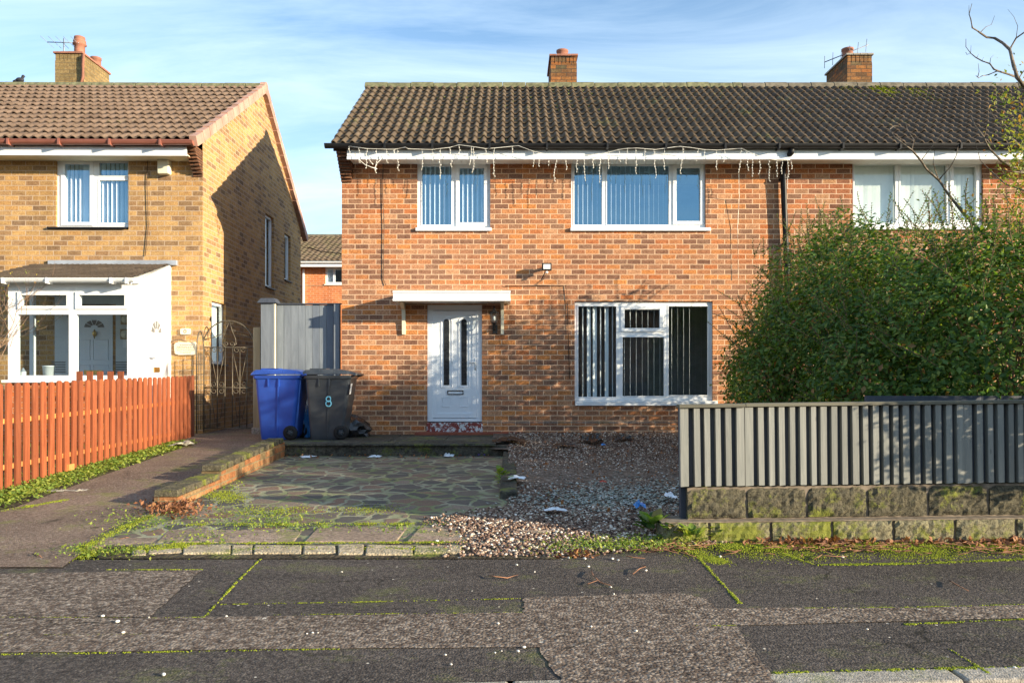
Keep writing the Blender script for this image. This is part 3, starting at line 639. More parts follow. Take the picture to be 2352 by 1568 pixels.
def aerial(base, label, boom, nel=7, s=1.0):
    e = empty('tv_aerial', base, label, 'aerial'); m = MB(); b = Vector(base); m.tube([b, b+Vector((.0, 0, .32*s)), b+Vector((.14*s, 0, .62*s)), b+Vector((.14*s, 0, 1.18*s))], .016, 6); m.build('mast', M['lead'], e)
    h = MB(); top = b+Vector((.14*s, 0, 1.08*s)); d = Vector(boom).normalized(); h.tube([top-d*.45*s, top+d*.5*s], .011, 5); side = d.cross(Vector((0, 0, 1))).normalized()
    for i in range(nel): c = top-d*.4*s+d*.9*s*i/(nel-1); h.tube([c-side*.22*s+Vector((0, 0, .06)), c+side*.22*s-Vector((0, 0, .06))], .006, 4)
    h.build('elements', M['lead'], e); return e

# ------------------------------------------------------------------ main brick terrace, number eight
WZ = 13.2
def hole(o, z=WZ): return (fx(o[0], z), fx(o[1], z), fz(o[3], z), fz(o[2], z))
house = empty('brick_house', (0, WZ, .2), 'orange brown brick house with white front door under a white canopy, beside the bins', 'house')
HX0, HX1 = -2.79, 4.5; WT = 4.72
W1o = (958, 1126, 369, 522); W2o = (1312, 1621, 369, 522); W3o = (1320, 1637, 692, 919); DRo = (981, 1107, 700, 968)
wl = MB(); holes = [hole((W1o[0], W1o[1], 362, 531)), hole((W2o[0], W2o[1], 362, 531)), hole((1320, 1637, 692, 930)), hole((981, 1107, 700, 995))]
holes = [(a, b, c, min(d, WT-.0)) for a, b, c, d in holes]
wallface(wl, HX0, HX1, .12, WT, holes, WZ, .1)
RY, RZ = 15.87, 6.9; BY = 18.62
wl.q((HX0, WZ, .12), (HX0, BY, .12), (HX0, BY, WT), (HX0, WZ, WT)); wl.q((HX0, WZ, WT), (HX0, BY, WT), (HX0, BY, 5.08), (HX0, RY, RZ-.08), (HX0, WZ, 5.12))
wl.q((HX0, BY, .12), (HX1, BY, .12), (HX1, BY, WT), (HX0, BY, WT)); wl.q((HX1, WZ+.02, .12), (HX1, BY, .12), (HX1, BY, WT), (HX1, WZ+.02, WT))
wl.build('wall', M['brick_red'], house)
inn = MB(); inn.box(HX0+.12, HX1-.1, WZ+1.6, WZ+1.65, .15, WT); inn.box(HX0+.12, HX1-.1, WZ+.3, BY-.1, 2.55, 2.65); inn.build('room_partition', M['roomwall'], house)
tileslope(-2.85, HX1, 12.68, 4.86, RY, RZ, 13, .146, M['tile_main'], house, name='roof')
rb = MB(); rb.q((-2.83, 12.72, 4.84), (HX1, 12.72, 4.84), (HX1, RY, RZ-.03), (-2.83, RY, RZ-.03)); rb.q((-2.83, RY, RZ), (HX1, RY, RZ), (HX1, 19.06, 4.86), (-2.83, 19.06, 4.86))
rb.box(-2.84, HX1, 12.8, 12.84, 4.8, 4.86); rb.prism([Vector((-2.845, 12.7, 4.84)), Vector((-2.845, RY, RZ-.06)), Vector((-2.845, RY, RZ+.02)), Vector((-2.845, 12.7, 4.905))], (.03, 0, 0)); rb.build('roof_deck', M['tile_dark'], house)
rd = MB(); x = -2.88
while x < HX1-.05:
    x2 = min(x+.45, HX1); zz = RZ+.0+random.uniform(-.006, .006)
    rd.prism([Vector((x, RY-.15, zz-.05)), Vector((x, RY-.12, zz+.04)), Vector((x, RY-.05, zz+.085)), Vector((x, RY+.05, zz+.085)), Vector((x, RY+.12, zz+.04)), Vector((x, RY+.15, zz-.05))], (x2-x-.008, 0, 0)); x = x2
rd.build('ridge_tiles', M['ridge_moss'], house, bevel=.008)
gt = MB(); gutter(gt, -2.95, HX1, 12.70, 4.865, .06)
for x in (-2.0, -1.9+.65, -.35, .55, 1.5, 2.42, 3.35, 4.2): gt.box(x-.015, x+.015, 12.625, 12.8, 4.79, 4.88)
gt.build('gutter', M['black'], house)
fs = MB(); fs.box(-2.62, HX1, 12.79, 12.81, 4.66+.02, 4.81); fs.box(-2.62, HX1, 12.775, 12.79, 4.655, 4.70); fs.build('fascia', M['upvc'], house)
sf = MB(); x = -2.62
while x < HX1: sf.box(x, min(x+.095, HX1), 12.81, WZ+.03, 4.69, 4.70); x += .1
sf.box(-2.62, HX1, 12.81, WZ+.03, 4.7, 4.712); sf.build('soffit', M['soffit'], house)
cb_ = MB()
for k in range(9): cb_.box(HX0-.004, HX0+.2-.014*(8-k)*.3, 12.80+.045*(8-k), WZ-.002, 4.80-.045*(9-0)+.045*k, 4.80-.045*9+.045*(k+1)-.006)
cb_.build('eaves_corbel', M['corbel'], house)
ch = chimney(house, .856, 1.434, 17.8, 19.0, 5.6, 8.32, 'brick_ch', 'terra'); pot(ch, 1.13, 18.1, 8.32, .125, .2)
def bl_thin(pitch, angf): return slats('blind', pitch, angf)
window(house, WZ, W1o, [(968, 1037, 380, 516, 0), (1054, 1112, 384, 511, 1)], (955, 1129, 522, 531), 'glass_up', slats('blind', .078, lambda t_: 78 if t_ < .5 else 70, .085, .04))
window(house, WZ, W2o, [(1319, 1384, 379, 516, 0), (1394, 1538, 379, 516, 0), (1554, 1610, 384, 508, 1)], (1310, 1631, 522, 531), 'glass_up', slats('blind', .078, lambda t_: 78 if t_ < .74 else None, .085, .04))
window(house, WZ, W3o, [(1328, 1417, 702, 912, 0), (1434, 1517, 709, 754, 1), (1430, 1527, 773, 910, 0), (1536, 1628, 702, 908, 0)], (1321, 1647, 919, 931), 'glass', slats('blind', .098, lambda t_: (35 if .07 < t_ < .17 or .22 < t_ < .26 else 70) if t_ < .3 else 76, var=.05))
# black lintel strip above ground floor window
# front door
d = MB(); X = lambda a: fx(a, WZ); Zc = lambda a: fz(a, WZ); yf = WZ+.03
rect_frame(d, X(981), X(1107), Zc(968), Zc(700), yf, yf+.07, (.09, .09, .05, .085))
door = d.build('front_door', M['upvc_b'], house, bevel=.004)
lf = MB(); a, b, c, e = X(993), X(1095), Zc(960), Zc(713); lf.box(a, b, yf+.022, yf+.06, c, e)
rect_frame(lf, a+.004, b-.004, c+.004, e-.004, yf+.008, yf+.0225, .07)
# raised mouldings round two arched lights
def arch(cx, z0, z1, hw, n=10):
    pts = [Vector((cx-hw, 0, z0)), Vector((cx-hw, 0, z1-hw))]
    for k in range(1, n): th = math.pi-math.pi*k/n; pts.append(Vector((cx+hw*math.cos(th), 0, z1-hw+hw*math.sin(th))))
    return pts+[Vector((cx+hw, 0, z1-hw)), Vector((cx+hw, 0, z0))]
for cx in (1025, 1065.5):
    p = [q+Vector((0, yf+.022, 0)) for q in arch(X(cx), Zc(889), Zc(727), .088)]; lf.tube(p+[p[0]], .011, 6, False)
    q0, q1 = X(cx)-.085, X(cx)+.085; 
    for (u0, u1, v0, v1) in ((q0, q1, Zc(934), Zc(912)),): lf.tube([(u0+.02, yf+.022, v0), (u1-.02, yf+.022, v0), (u1-.02, yf+.022, v1), (u0+.02, yf+.022, v1), (u0+.02, yf+.022, v0)], .009, 6, False)
leaf = lf.build('door_leaf', M['upvc_b'], door, smooth=False)
gl = MB()
for cx in (1025, 1065.5): gl.prism([q+Vector((0, yf+.012, 0)) for q in arch(X(cx), Zc(884), Zc(732), .045)], (0, .015, 0))
gl.build('door_light', M['glass_dark'], door)
lb = MB(); rect_frame(lb, X(1027), X(1064), Zc(906), Zc(896), yf+.006, yf+.0215, .012); lb.build('letterbox', M['black'], door)
hd = MB(); hd.box(X(1092)-.012, X(1092)+.012, yf+.002, yf+.01, Zc(850), Zc(822)); hd.tube([(X(1092), yf+.0, Zc(832)), (X(1092), yf-.04, Zc(832)), (X(1077), yf-.04, Zc(833))], .009, 6); hd.build('handle', M['upvc'], door)
pl_ = MB(); pl_.box(X(1108), HX1, WZ-.014, WZ-.002, .15, fz(971, WZ)); pl_.box(HX0, X(979), WZ-.014, WZ-.002, .15, fz(971, WZ)); pl_.build('plinth', M['brick_red'], house)
pl_ = MB(); pl_.box(X(1108), HX1, WZ-.016, WZ-.002, fz(971, WZ)+.001, fz(969, WZ)); pl_.build('plinth_line', M['kerb'], house)
st = MB(); st.box(X(980), X(1109), WZ-.02, WZ+.1, Zc(992), Zc(970)); st.build('door_sill', M['redstep'], house, bevel=.008)
s2 = MB(); s2.box(X(955), X(1200), WZ-.16, WZ-.004, .262, .262+.045); s2.build('quarry_tile_step', M['redtile'], house, bevel=.006)
# canopy
cn = MB(); zc = 12.62; a, b = fx(903, zc), fx(1172, zc); t0, t1 = fz(668, zc), fz(691, zc)
cn.box(a, b, zc, zc+.03, t1, t0); cn.box(a-.006, b+.006, zc-.012, zc+.0, t1+.0, t1+.035); cn.box(a-.006, b+.006, zc-.012, zc, t0-.03, t0); cn.box(a, a+.03, zc+.03, WZ-.003, t1, t0); cn.box(b-.03, b, zc+.03, WZ-.003, t1, t0)
cn.box(a+.03, b-.03, zc+.03, WZ-.003, t0-.02, t0-.005)
cano = cn.build('canopy', M['upvc'], house)
cs = MB(); x = a+.031
while x < b-.03: cs.box(x, min(x+.093, b-.03), zc+.03, WZ-.003, t1+.012, t1+.02); x += .097
cs.build('canopy_soffit', M['soffit'], cano)
for cx, wd in ((928, .055), (1154, .05)):
    br = MB(); xx = X(cx)
    pr = [(WZ-.003, t1+.012), (WZ-.003, fz(768, WZ)), (WZ-.045, fz(768, WZ)), (WZ-.055, fz(740, WZ)), (WZ-.1, fz(712, WZ)), (WZ-.42, t1+.0), (WZ-.42, t1+.012)]
    br.prism([Vector((xx-wd/2, p[0], p[1])) for p in pr], (wd, 0, 0)); br.build('bracket', M['cream'], cano)
# downpipe
dp = MB(); dp.tube([P(1818, 336, 12.72), P(1817, 350, 12.72), P(1800, 376, 13.11), P(1798, 395, 13.12), P(1808, 620, 13.12), P(1811, 985, 13.12)], .05, 10)
for p in ((1799, 410), (1806, 560)): dp.box(P(*p, 13.12).x-.05, P(*p, 13.12).x+.05, 13.08, 13.19, P(*p, 13.12).z-.02, P(*p, 13.12).z+.02)
dp.build('downpipe', M['black'], house)
cw = MB(); cw.tube([P(880, 375, 13.18), P(879, 450, 13.185), P(882, 520, 13.18), P(880, 640, 13.185), P(886, 655, 13.18)], .007, 5); cw.build('wall_cable', M['wire_brown'], house); cw = MB()
cw.tube([P(1258, 622, 13.18), P(1250, 640, 13.18), P(1230, 656, 13.18), P(1160, 657, 13.18)], .006, 5); cw.tube([P(1230, 656, 13.18), P(1300, 656, 13.18), P(1303, 700, 13.185), P(1308, 870, 13.18)], .006, 5); cw.build('wall_cable', M['wire_brown'], house)

# ------------------------------------------------------------------ neighbouring house of the terrace
hb = empty('brick_house', (8.0, WZ, .2), 'right hand terraced house behind the hedge with a wide white blinded window', 'house')
HB0, HB1 = 4.504, 12.6
WBo = (1958, 2258, 369, 519)
wl = MB(); h_ = hole((1958, 2258, 362, 528)); wallface(wl, HB0, HB1, .12, WT, [(h_[0], h_[1], h_[2], WT)], WZ, .1)
wl.q((HB0, BY, .12), (HB1, BY, .12), (HB1, BY, WT), (HB0, BY, WT)); wl.q((HB1, WZ, .12), (HB1, BY, .12), (HB1, BY, WT), (HB1, WZ, WT)); wl.q((HB1, WZ, WT), (HB1, BY, WT), (HB1, BY, 5.08), (HB1, RY, RZ-.08), (HB1, WZ, 5.12)); wl.build('wall', M['brick_red_b'], hb)
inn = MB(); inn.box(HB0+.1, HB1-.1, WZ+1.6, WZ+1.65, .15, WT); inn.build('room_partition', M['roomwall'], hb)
tileslope(HB0, HB1+.05, 12.68, 4.86, RY, RZ, 13, .146, M['tile_dark'], hb, name='roof')
rb = MB(); rb.q((HB0, 12.72, 4.84), (HB1, 12.72, 4.84), (HB1, RY, RZ-.03), (HB0, RY, RZ-.03)); rb.q((HB0, RY, RZ), (HB1, RY, RZ), (HB1, 19.06, 4.86), (HB0, 19.06, 4.86)); rb.build('roof_deck', M['tile_dark'], hb)
rd = MB(); x = HB0
while x < HB1-.05:
    x2 = min(x+.45, HB1); zz = RZ+.0+random.uniform(-.006, .006)
    rd.prism([Vector((x, RY-.15, zz-.05)), Vector((x, RY-.12, zz+.04)), Vector((x, RY-.05, zz+.085)), Vector((x, RY+.05, zz+.085)), Vector((x, RY+.12, zz+.04)), Vector((x, RY+.15, zz-.05))], (x2-x-.008, 0, 0)); x = x2
rd.build('ridge_tiles', M['ridge'], hb, bevel=.008)
gt = MB(); gutter(gt, HB0, HB1, 12.70, 4.865, .06)
for x in (5.2, 6.1, 7.05, 8.0, 8.9, 9.8): gt.box(x-.015, x+.015, 12.625, 12.8, 4.79, 4.88)
gt.build('gutter', M['black'], hb)
fs = MB(); fs.box(HB0, HB1, 12.79, 12.81, 4.68, 4.81); fs.box(HB0, HB1, 12.775, 12.79, 4.655, 4.70); fs.build('fascia', M['upvc'], hb)
sf = MB(); x = HB0
while x < HB1: sf.box(x, min(x+.095, HB1), 12.81, WZ+.03, 4.69, 4.70); x += .1
sf.box(HB0, HB1, 12.81, WZ+.03, 4.7, 4.712); sf.build('soffit', M['soffit'], hb)
window(hb, WZ, WBo, [(1964, 2060, 377, 512, 0), (2070, 2178, 377, 512, 0), (2192, 2245, 381, 506, 1)], (1955, 2264, 519, 528), 'glass', slats('blind_g', .07, -12, .09))
ch = chimney(hb, 7.41, 7.96, 17.8, 19.0, 5.6, 8.34, 'brick_ch', 'kerb'); pot(ch, 7.52, 18.05, 8.34, .12, .2)
aerial((7.36, 18.0, 7.35), 'small grid aerial on a bent mast clamped to the right chimney', (-.8, .3, -.25), 6, 1.0)
# moss clump on roof below right chimney
pts = []
for _ in range(2600):
    u = abs(random.gauss(0, .42)); s_ = 1-u/3.8*1; xx = 7.1+random.gauss(0, .32)-.0*u; yy = RY-.12-u*.83; zz = 6.9-(.12+u*.83)*.645+.05
    if random.random() < .5+.5*math.sin(xx*9+u*5): pts.append((xx+u*.45, yy, zz+random.uniform(0, .02)))
weeds('roof_moss', pts, .015, .05, 'moss', 'bright yellow green moss spreading on the roof below the right chimney', .6, 'moss')
# small moss cushions strewn over both roofs
pts = []
for _ in range(650):
    xx = random.uniform(-2.8, 11); u = random.uniform(0, 1)**1.3*3.1; pts.append((xx, RY-.1-u, 6.9-(.1+u)*.645+.03))
o = scatter('roof_moss', np.array(pts), rng.uniform(.01, .024, len(pts)), OCTV, OCTF, M['moss_dk'], .6); tag(o, 'scattered cushions of moss over the dark roof tiles', 'moss', kind='stuff')

# ------------------------------------------------------------------ left house
KK = 1.061
def kk(v): return v*KK
def kz(v): return CH+(v-CH)*KK
LZ = kk(12.6); LX1 = kk(-4.84); TH = math.radians(.74)
lh = empty('brick_house', (LX1, LZ, .2), 'yellow buff brick house with pinkish tiled roof and tall gable on the left', 'house', rz=TH)
LWT = kz(4.67); LX0 = -14
W4o = (131, 296, 362, 521)
wl = MB(); h4 = (fx(131, LZ), fx(296, LZ), fz(528, LZ), LWT); hp = (fx(172, LZ), fx(258, LZ), .3, fz(700, LZ))
wallface(wl, LX0, LX1, .1, LWT, [h4, hp], LZ, .11)
LRY, LRZ, LBY, LBZ = kk(15.75), kz(6.86), kk(18.75), kz(4.62)
sh = [(kk(13.0), kk(13.66), fz(835, kk(12.95)), fz(697, kk(12.95))+.05), (kk(15.95), kk(16.55), kz(3.0), kz(4.45)), (kk(17.35), kk(17.85), kz(3.3), kz(4.3))]
wallface(wl, LZ, LBY, .1, LWT, sh, LX1, -.09, axis='x')
wl.q((LX1, LZ, LWT), (LX1, LBY, LWT), (LX1, LBY, LBZ+.1), (LX1, LRY, LRZ-.1), (LX1, LZ, LWT+.25)); wl.q((LX0, LBY, .1), (LX1, LBY, .1), (LX1, LBY, LWT), (LX0, LBY, LWT))
wl.q((LX0, LZ, .1), (LX0, LBY, .1), (LX0, LBY, LWT), (LX0, LZ, LWT))
wl.build('wall', M['brick_yel'], lh)
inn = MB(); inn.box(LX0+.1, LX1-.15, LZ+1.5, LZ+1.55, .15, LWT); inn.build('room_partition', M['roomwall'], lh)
tileslope(LX0, LX1+.04, kk(12.14), kz(4.77), LRY, LRZ, 13, .15, M['tile_left'], lh, amp=.036, lip=.046, name='roof')
rb = MB(); rb.q((LX0, kk(12.2), kz(4.76)), (LX1+.04, kk(12.2), kz(4.76)), (LX1+.04, LRY, LRZ-.03), (LX0, LRY, LRZ-.03)); rb.q((LX0, LRY, LRZ), (LX1+.04, LRY, LRZ), (LX1+.04, kk(19.05), kz(4.5)), (LX0, kk(19.05), kz(4.5))); rb.build('roof_deck', M['tile_far'], lh)
rd = MB(); x = LX0
while x < LX1+.04:
    x2 = min(x+.45, LX1+.08); zz = LRZ+random.uniform(-.004, .004)
    rd.prism([Vector((x, LRY-.15, zz-.05)), Vector((x, LRY-.11, zz+.03)), Vector((x, LRY-.05, zz+.07)), Vector((x, LRY+.05, zz+.07)), Vector((x, LRY+.11, zz+.03)), Vector((x, LRY+.15, zz-.05))], (x2-x-.01, 0, 0)); x = x2
rd.build('ridge_tiles', M['ridge_moss'], lh, bevel=.008)
vt = MB(); nv = 13; Lf = Vector((0, LRY-kk(12.14), LRZ-kz(4.77))); 
for k in range(nv):
    p0 = Vector((0, kk(12.12), kz(4.77)))+Lf*(k/nv); p1 = Vector((0, kk(12.12), kz(4.77)))+Lf*((k+1.06)/nv); x0, x1 = LX1-.02, LX1+.095
    nrm = Vector((0, -Lf.z, Lf.y)).normalized()
    a0, a1 = p0+nrm*.065, p1+nrm*.045; b0, b1 = p0-nrm*.10, p1-nrm*.115
    vt.hexa([(x0, b0.y, b0.z), (x1, b0.y, b0.z), (x1-.006, b1.y, b1.z), (x0, b1.y, b1.z), (x0, a0.y, a0.z), (x1, a0.y, a0.z), (x1-.006, a1.y, a1.z), (x0, a1.y, a1.z)])
for k in range(13):
    p0 = Vector((0, LRY, LRZ))+Vector((0, kk(19.08)-LRY, kz(4.48)-LRZ))*(k/13); p1 = Vector((0, LRY, LRZ))+Vector((0, kk(19.08)-LRY, kz(4.48)-LRZ))*((k+1.06)/13)
    nrm = Vector((0, LRZ-kz(4.48), kk(19.08)-LRY)).normalized(); a0, a1 = p0+nrm*.045, p1+nrm*.065; b0, b1 = p0-nrm*.115, p1-nrm*.1; x0, x1 = LX1-.02, LX1+.095
    vt.hexa([(x0, b0.y, b0.z), (x1, b0.y, b0.z), (x1, b1.y, b1.z), (x0, b1.y, b1.z), (x0, a0.y, a0.z), (x1, a0.y, a0.z), (x1, a1.y, a1.z), (x0, a1.y, a1.z)])
vt.lathe([(.0, -.065), (.13, -.06), (.13, .05), (0, .055)], (LX1+.04, LRY, LRZ-.03), 14, 'x'); vt.build('verge_tiles', M['verge'], lh, smooth=False)
gt = MB(); gutter(gt, LX0, LX1+.04, kk(12.13), kz(4.755), .066)
for x in np.arange(-13.6, LX1, .8): gt.box(x-.015, x+.015, kk(12.05), kk(12.25), kz(4.68), kz(4.77))
gt.build('gutter', M['brown_gut'], lh)
fs = MB(); fs.box(LX0, LX1-.11, kk(12.22), kk(12.245), kz(4.56), kz(4.70)); fs.build('fascia', M['upvc'], lh)
sf = MB(); sf.box(LX0, LX1-.11, kk(12.245), LZ+.02, kz(4.575), kz(4.59)); sf.build('soffit', M['cream'], lh)
cb_ = MB()
for k in range(9): cb_.box(LX1-.15, LX1+.004, kk(12.22)+.048*(8-k), LZ-.002, kz(4.74)-.048*9+.048*k, kz(4.74)-.048*9+.048*(k+1)-.006)
cb_.build('eaves_corbel', M['corbel'], lh)
ch = chimney(lh, kk(-9.72), kk(-9.14), kk(17.3), kk(18.5), 5.6, kz(8.15), 'brick_chy', 'terra'); pot(ch, kk(-9.3), kk(17.5), kz(8.15), .115, .2, True); pot(ch, kk(-9.3), kk(18.2), kz(8.15), .115, .24)
tb = MB(); tb.tube([P(200, 128, kk(17.25)), P(200, 152, kk(17.25)), P(200, 180, kk(17.25)), P(196, 198, kk(17.25))], .035, 6); tb.build('flue_pipe', M['terra'], ch)
window(lh, LZ, (131, 296, 365, 521), [(147, 206, 376, 511, 1), (226, 293, 373, 403, 0), (226, 293, 413, 512, 0)], (113, 291, 521, 527), 'glass_up', slats('blind', .075, lambda t_: 80 if not .3 < t_ < .4 else 45), 'black')
# gable windows, facing right
def sidewin(y0, y1, z0, z1, fw=.05, bl='blind_g'):
    m = MB(); x = LX1-.055
    m.box(x-.05, x, y0, y1, z0, z0+fw); m.box(x-.05, x, y0, y1, z1-fw, z1); m.box(x-.05, x, y0, y0+fw, z0+fw, z1-fw); m.box(x-.05, x, y1-fw, y1, z0+fw, z1-fw); w_ = m.build('window', M['upvc'], lh)
    p = MB(); p.q((x-.03, y0+fw, z0+fw), (x-.03, y1-fw, z0+fw), (x-.03, y1-fw, z1-fw), (x-.03, y0+fw, z1-fw)); p.build('pane', M['glass'], w_)
    s = MB(); s.box(x-.02, LX1+.045, y0-.02, y1+.02, z0-.03, z0-.002); s.build('sill', M['black'], w_)
    if bl: c = MB(); c.q((x-.1, y0, z0), (x-.1, y1, z0), (x-.1, y1, z1), (x-.1, y0, z1)); c.build('blind', M[bl], w_)
for a, b, c, e in sh: sidewin(a, b, c, e)
lw = MB(); lw.tube([P(340, 355, LZ-.02), P(338, 420, LZ-.02), P(341, 520, LZ-.02), P(334, 588, LZ-.02)], .006, 5); lw.build('wall_cable', M['wire_brown'], lh)
ab = MB(); ab.box(fx(362, LZ-.1), fx(389, LZ-.1), LZ-.13, LZ, fz(400, LZ-.1), fz(361, LZ-.1)); thing(ab, 'alarm_box', M['cream'], (fx(375, LZ-.1), LZ, fz(400, LZ-.1)), 'cream alarm box high on the yellow brick front under the eaves', 'alarm box', bevel=.02)
aerial((kk(-9.8), kk(17.4), kz(7.5)), 'faint spindly aerial beside the left yellow chimney', (-.9, .2, .1), 5, .9)
# plaques
def plq(x0, x1, y0, y1, name, label, rag):
    m = MB(); cx, cz = fx((x0+x1)/2, (LZ-.02)), fz((y0+y1)/2, (LZ-.02)); rx, rz = (fx(x1, (LZ-.02))-fx(x0, (LZ-.02)))/2, (fz(y0, (LZ-.02))-fz(y1, (LZ-.02)))/2
    pts = []
    for k in range(24):
        a = 2*math.pi*k/24; c_, s_ = math.cos(a), math.sin(a); e = .35
        pts.append(Vector((cx+rx*math.copysign(abs(c_)**e, c_)*(1+random.uniform(-rag, rag)), (LZ-.045), cz+rz*math.copysign(abs(s_)**e, s_)*(1+random.uniform(-rag, rag)))))
    m.prism(pts, (0, .04, 0)); e = empty(name, (cx, LZ-.01, cz), label, 'plaque'); m.build('plate', M['plaque'], e); return e, cx, cz, rx, rz
e, cx, cz, rx, rz = plq(402, 453, 785, 815, 'wall_plaque', 'larger ragged edged stone plaque with lines of script on the yellow wall', .06)
m = MB()
for r_, wd in ((.55, .5), (.25, .75), (0, .8), (-.27, .75), (-.6, .5)):
    x = -wd
    while x < wd: l = random.uniform(.06, .2); m.tube([(cx+rx*x, (LZ-.048), cz+rz*(r_+random.uniform(-.04, .04))), (cx+rx*(x+l*.5), (LZ-.048), cz+rz*(r_+random.uniform(-.07, .07))), (cx+rx*(x+l), (LZ-.048), cz+rz*r_)], .0035, 4); x += l+.06
m.build('script', M['wire_brown'], e)
e, cx, cz, rx, rz = plq(415, 438, 754, 768, 'number_plaque', 'small white number plaque above the stone plaque', .01)
m = MB(); m.tube([(cx+.02*math.cos(a), (LZ-.048), cz+.028*math.sin(a)) for a in np.linspace(0, 6.3, 12)], .004, 4); m.build('digit', M['wire_brown'], e)
# ------------------------------------------------------------------ porch
PZ = kk(11.49); PX0, PX1 = kk(-7.19), kk(-5.33)
po = empty('porch', (-6.6, 12.7, .2), 'white glazed lean-to porch with dark tiled roof on the yellow house', 'porch')
X = lambda a: fx(a, PZ); Zc = lambda a: fz(a, PZ)
b_ = MB(); b_.box(PX0, PX1, PZ+.02, PZ+.22, .1, Zc(876)); b_.box(PX0, PX0+.2, PZ+.22, (LZ-.01), .1, Zc(876)); b_.build('dwarf_wall', M['brick_porch'], po)
fr = MB(); z0, z1 = Zc(872), Zc(652)
pans = [(40, 158, 722, 862), (175, 292, 722, 862), (49, 154, 677, 703), (182, 287, 677, 703)]
xs = sorted({PX0, X(296)+.1, *[X(p[0]) for p in pans], *[X(p[1]) for p in pans]}); xs = [v for v in xs]
zs = sorted({z0, z1, *[Zc(p[2]) for p in pans], *[Zc(p[3]) for p in pans]})
for a, b in zip(xs, xs[1:]):
    for c, e_ in zip(zs, zs[1:]):
        if any(X(p[0])-.001 <= a and b <= X(p[1])+.001 and Zc(p[3])-.001 <= c and e_ <= Zc(p[2])+.001 for p in pans): continue
        fr.box(a, b, PZ, PZ+.07, c, e_)
for p in pans[2:]: rect_frame(fr, X(p[0])-.05, X(p[1])+.05, Zc(p[3])-.045, Zc(p[2])+.045, PZ-.02, PZ-.001, .05)
fr.box(X(296)+.1, PX1, PZ, PZ+.07, z0-.6, z1)
fr.box(PX0-.05, PX1-.2, PZ-.08, PZ+.0, z0-.04, z0-.001)
fr.box(PX0-.03, PX1+.02, PZ-.03, PZ+.08, z1+.001, z1+.1)
pw = fr.build('window', M['upvc'], po)
pn = MB()
for p in pans: pn.q((X(p[0]), PZ+.035, Zc(p[3])), (X(p[1]), PZ+.035, Zc(p[3])), (X(p[1]), PZ+.035, Zc(p[2])), (X(p[0]), PZ+.035, Zc(p[2])))
pn.build('pane', M['glass_clear'], pw)
# side wall with door facing right
sw = MB(); top = lambda y: np.interp(y, [PZ-.05, (LZ-.01)], [kz(2.60)-.0, kz(2.97)-.015])
sw.prism([Vector((PX1-.05, PZ+.071, .15)), Vector((PX1-.05, (LZ-.01), .15)), Vector((PX1-.05, (LZ-.01), top((LZ-.01)))), Vector((PX1-.05, PZ+.071, top(PZ)))], (.05, 0, 0))
psw = sw.build('side_wall', M['upvc'], po)
dr = MB(); y0, y1 = kk(11.72), kk(12.42); dr.box(PX1+.001, PX1+.02, y0, y1, .3, 2.3)
dr.tube([(PX1+.022, y0+.1, 1.9), (PX1+.022, y1-.1, 1.9), (PX1+.022, y1-.1, .5), (PX1+.022, y0+.1, .5), (PX1+.022, y0+.1, 1.9)], .008, 5, False)
pd = dr.build('porch_door', M['upvc'], po, smooth=False)
fn = MB()
for k in range(5):
    a0, a1 = math.pi*k/5+.07, math.pi*(k+1)/5-.07; cy, cz_ = kk(12.03), 1.9; fn.q(*[(PX1+.024, cy+r_*math.cos(a), cz_+r_*1.05*math.sin(a)) for r_, a in ((.07, a0), (.19, a0), (.19, a1), (.07, a1))])
fn.build('fan_light', M['skirt'], pd)
lb = MB(); lb.box(PX1+.022, PX1+.034, kk(11.93), kk(12.12), 1.30-.02, 1.36-.0); lb.build('letterbox', M['gold'], pd)
hh = MB(); hh.tube([(PX1+.02, kk(11.8), 1.5), (PX1+.06, kk(11.8), 1.5), (PX1+.06, kk(11.9), 1.5)], .01, 6); hh.build('handle', M['lead'], pd)
# roof
tileslope(PX0-.28, PX1+.02, PZ-.2, kz(2.60), (LZ-.01), kz(2.97), 8, .09, M['tile_dark'], po, amp=.004, lip=.02, res=3, name='roof')
pv = MB(); pv.prism([Vector((PX0-.28, PZ-.15, kz(2.57))), Vector((PX0-.28, (LZ-.01), kz(2.57))), Vector((PX0-.28, (LZ-.01), kz(2.93)))], (PX1-PX0+.22, 0, 0)); pv.build('roof_deck', M['upvc'], po)
pf_ = MB(); pf_.box(fx(108, (LZ-0.10)), fx(403, (LZ-0.10)), (LZ-0.08), (LZ-.015), fz(608, (LZ-0.10)), fz(597, (LZ-0.10))); pf_.build('lead_flashing', M['lead'], po)
gt = MB(); gutter(gt, PX0-.4, PX1+.03, PZ-.2, kz(2.585), .055)
for x in (-8.0, -7.55, -6.9, -5.95, -5.72): gt.box(x-.012, x+.012, PZ-.27, PZ-.1, kz(2.515), kz(2.595))
gt.build('gutter', M['upvc'], po)
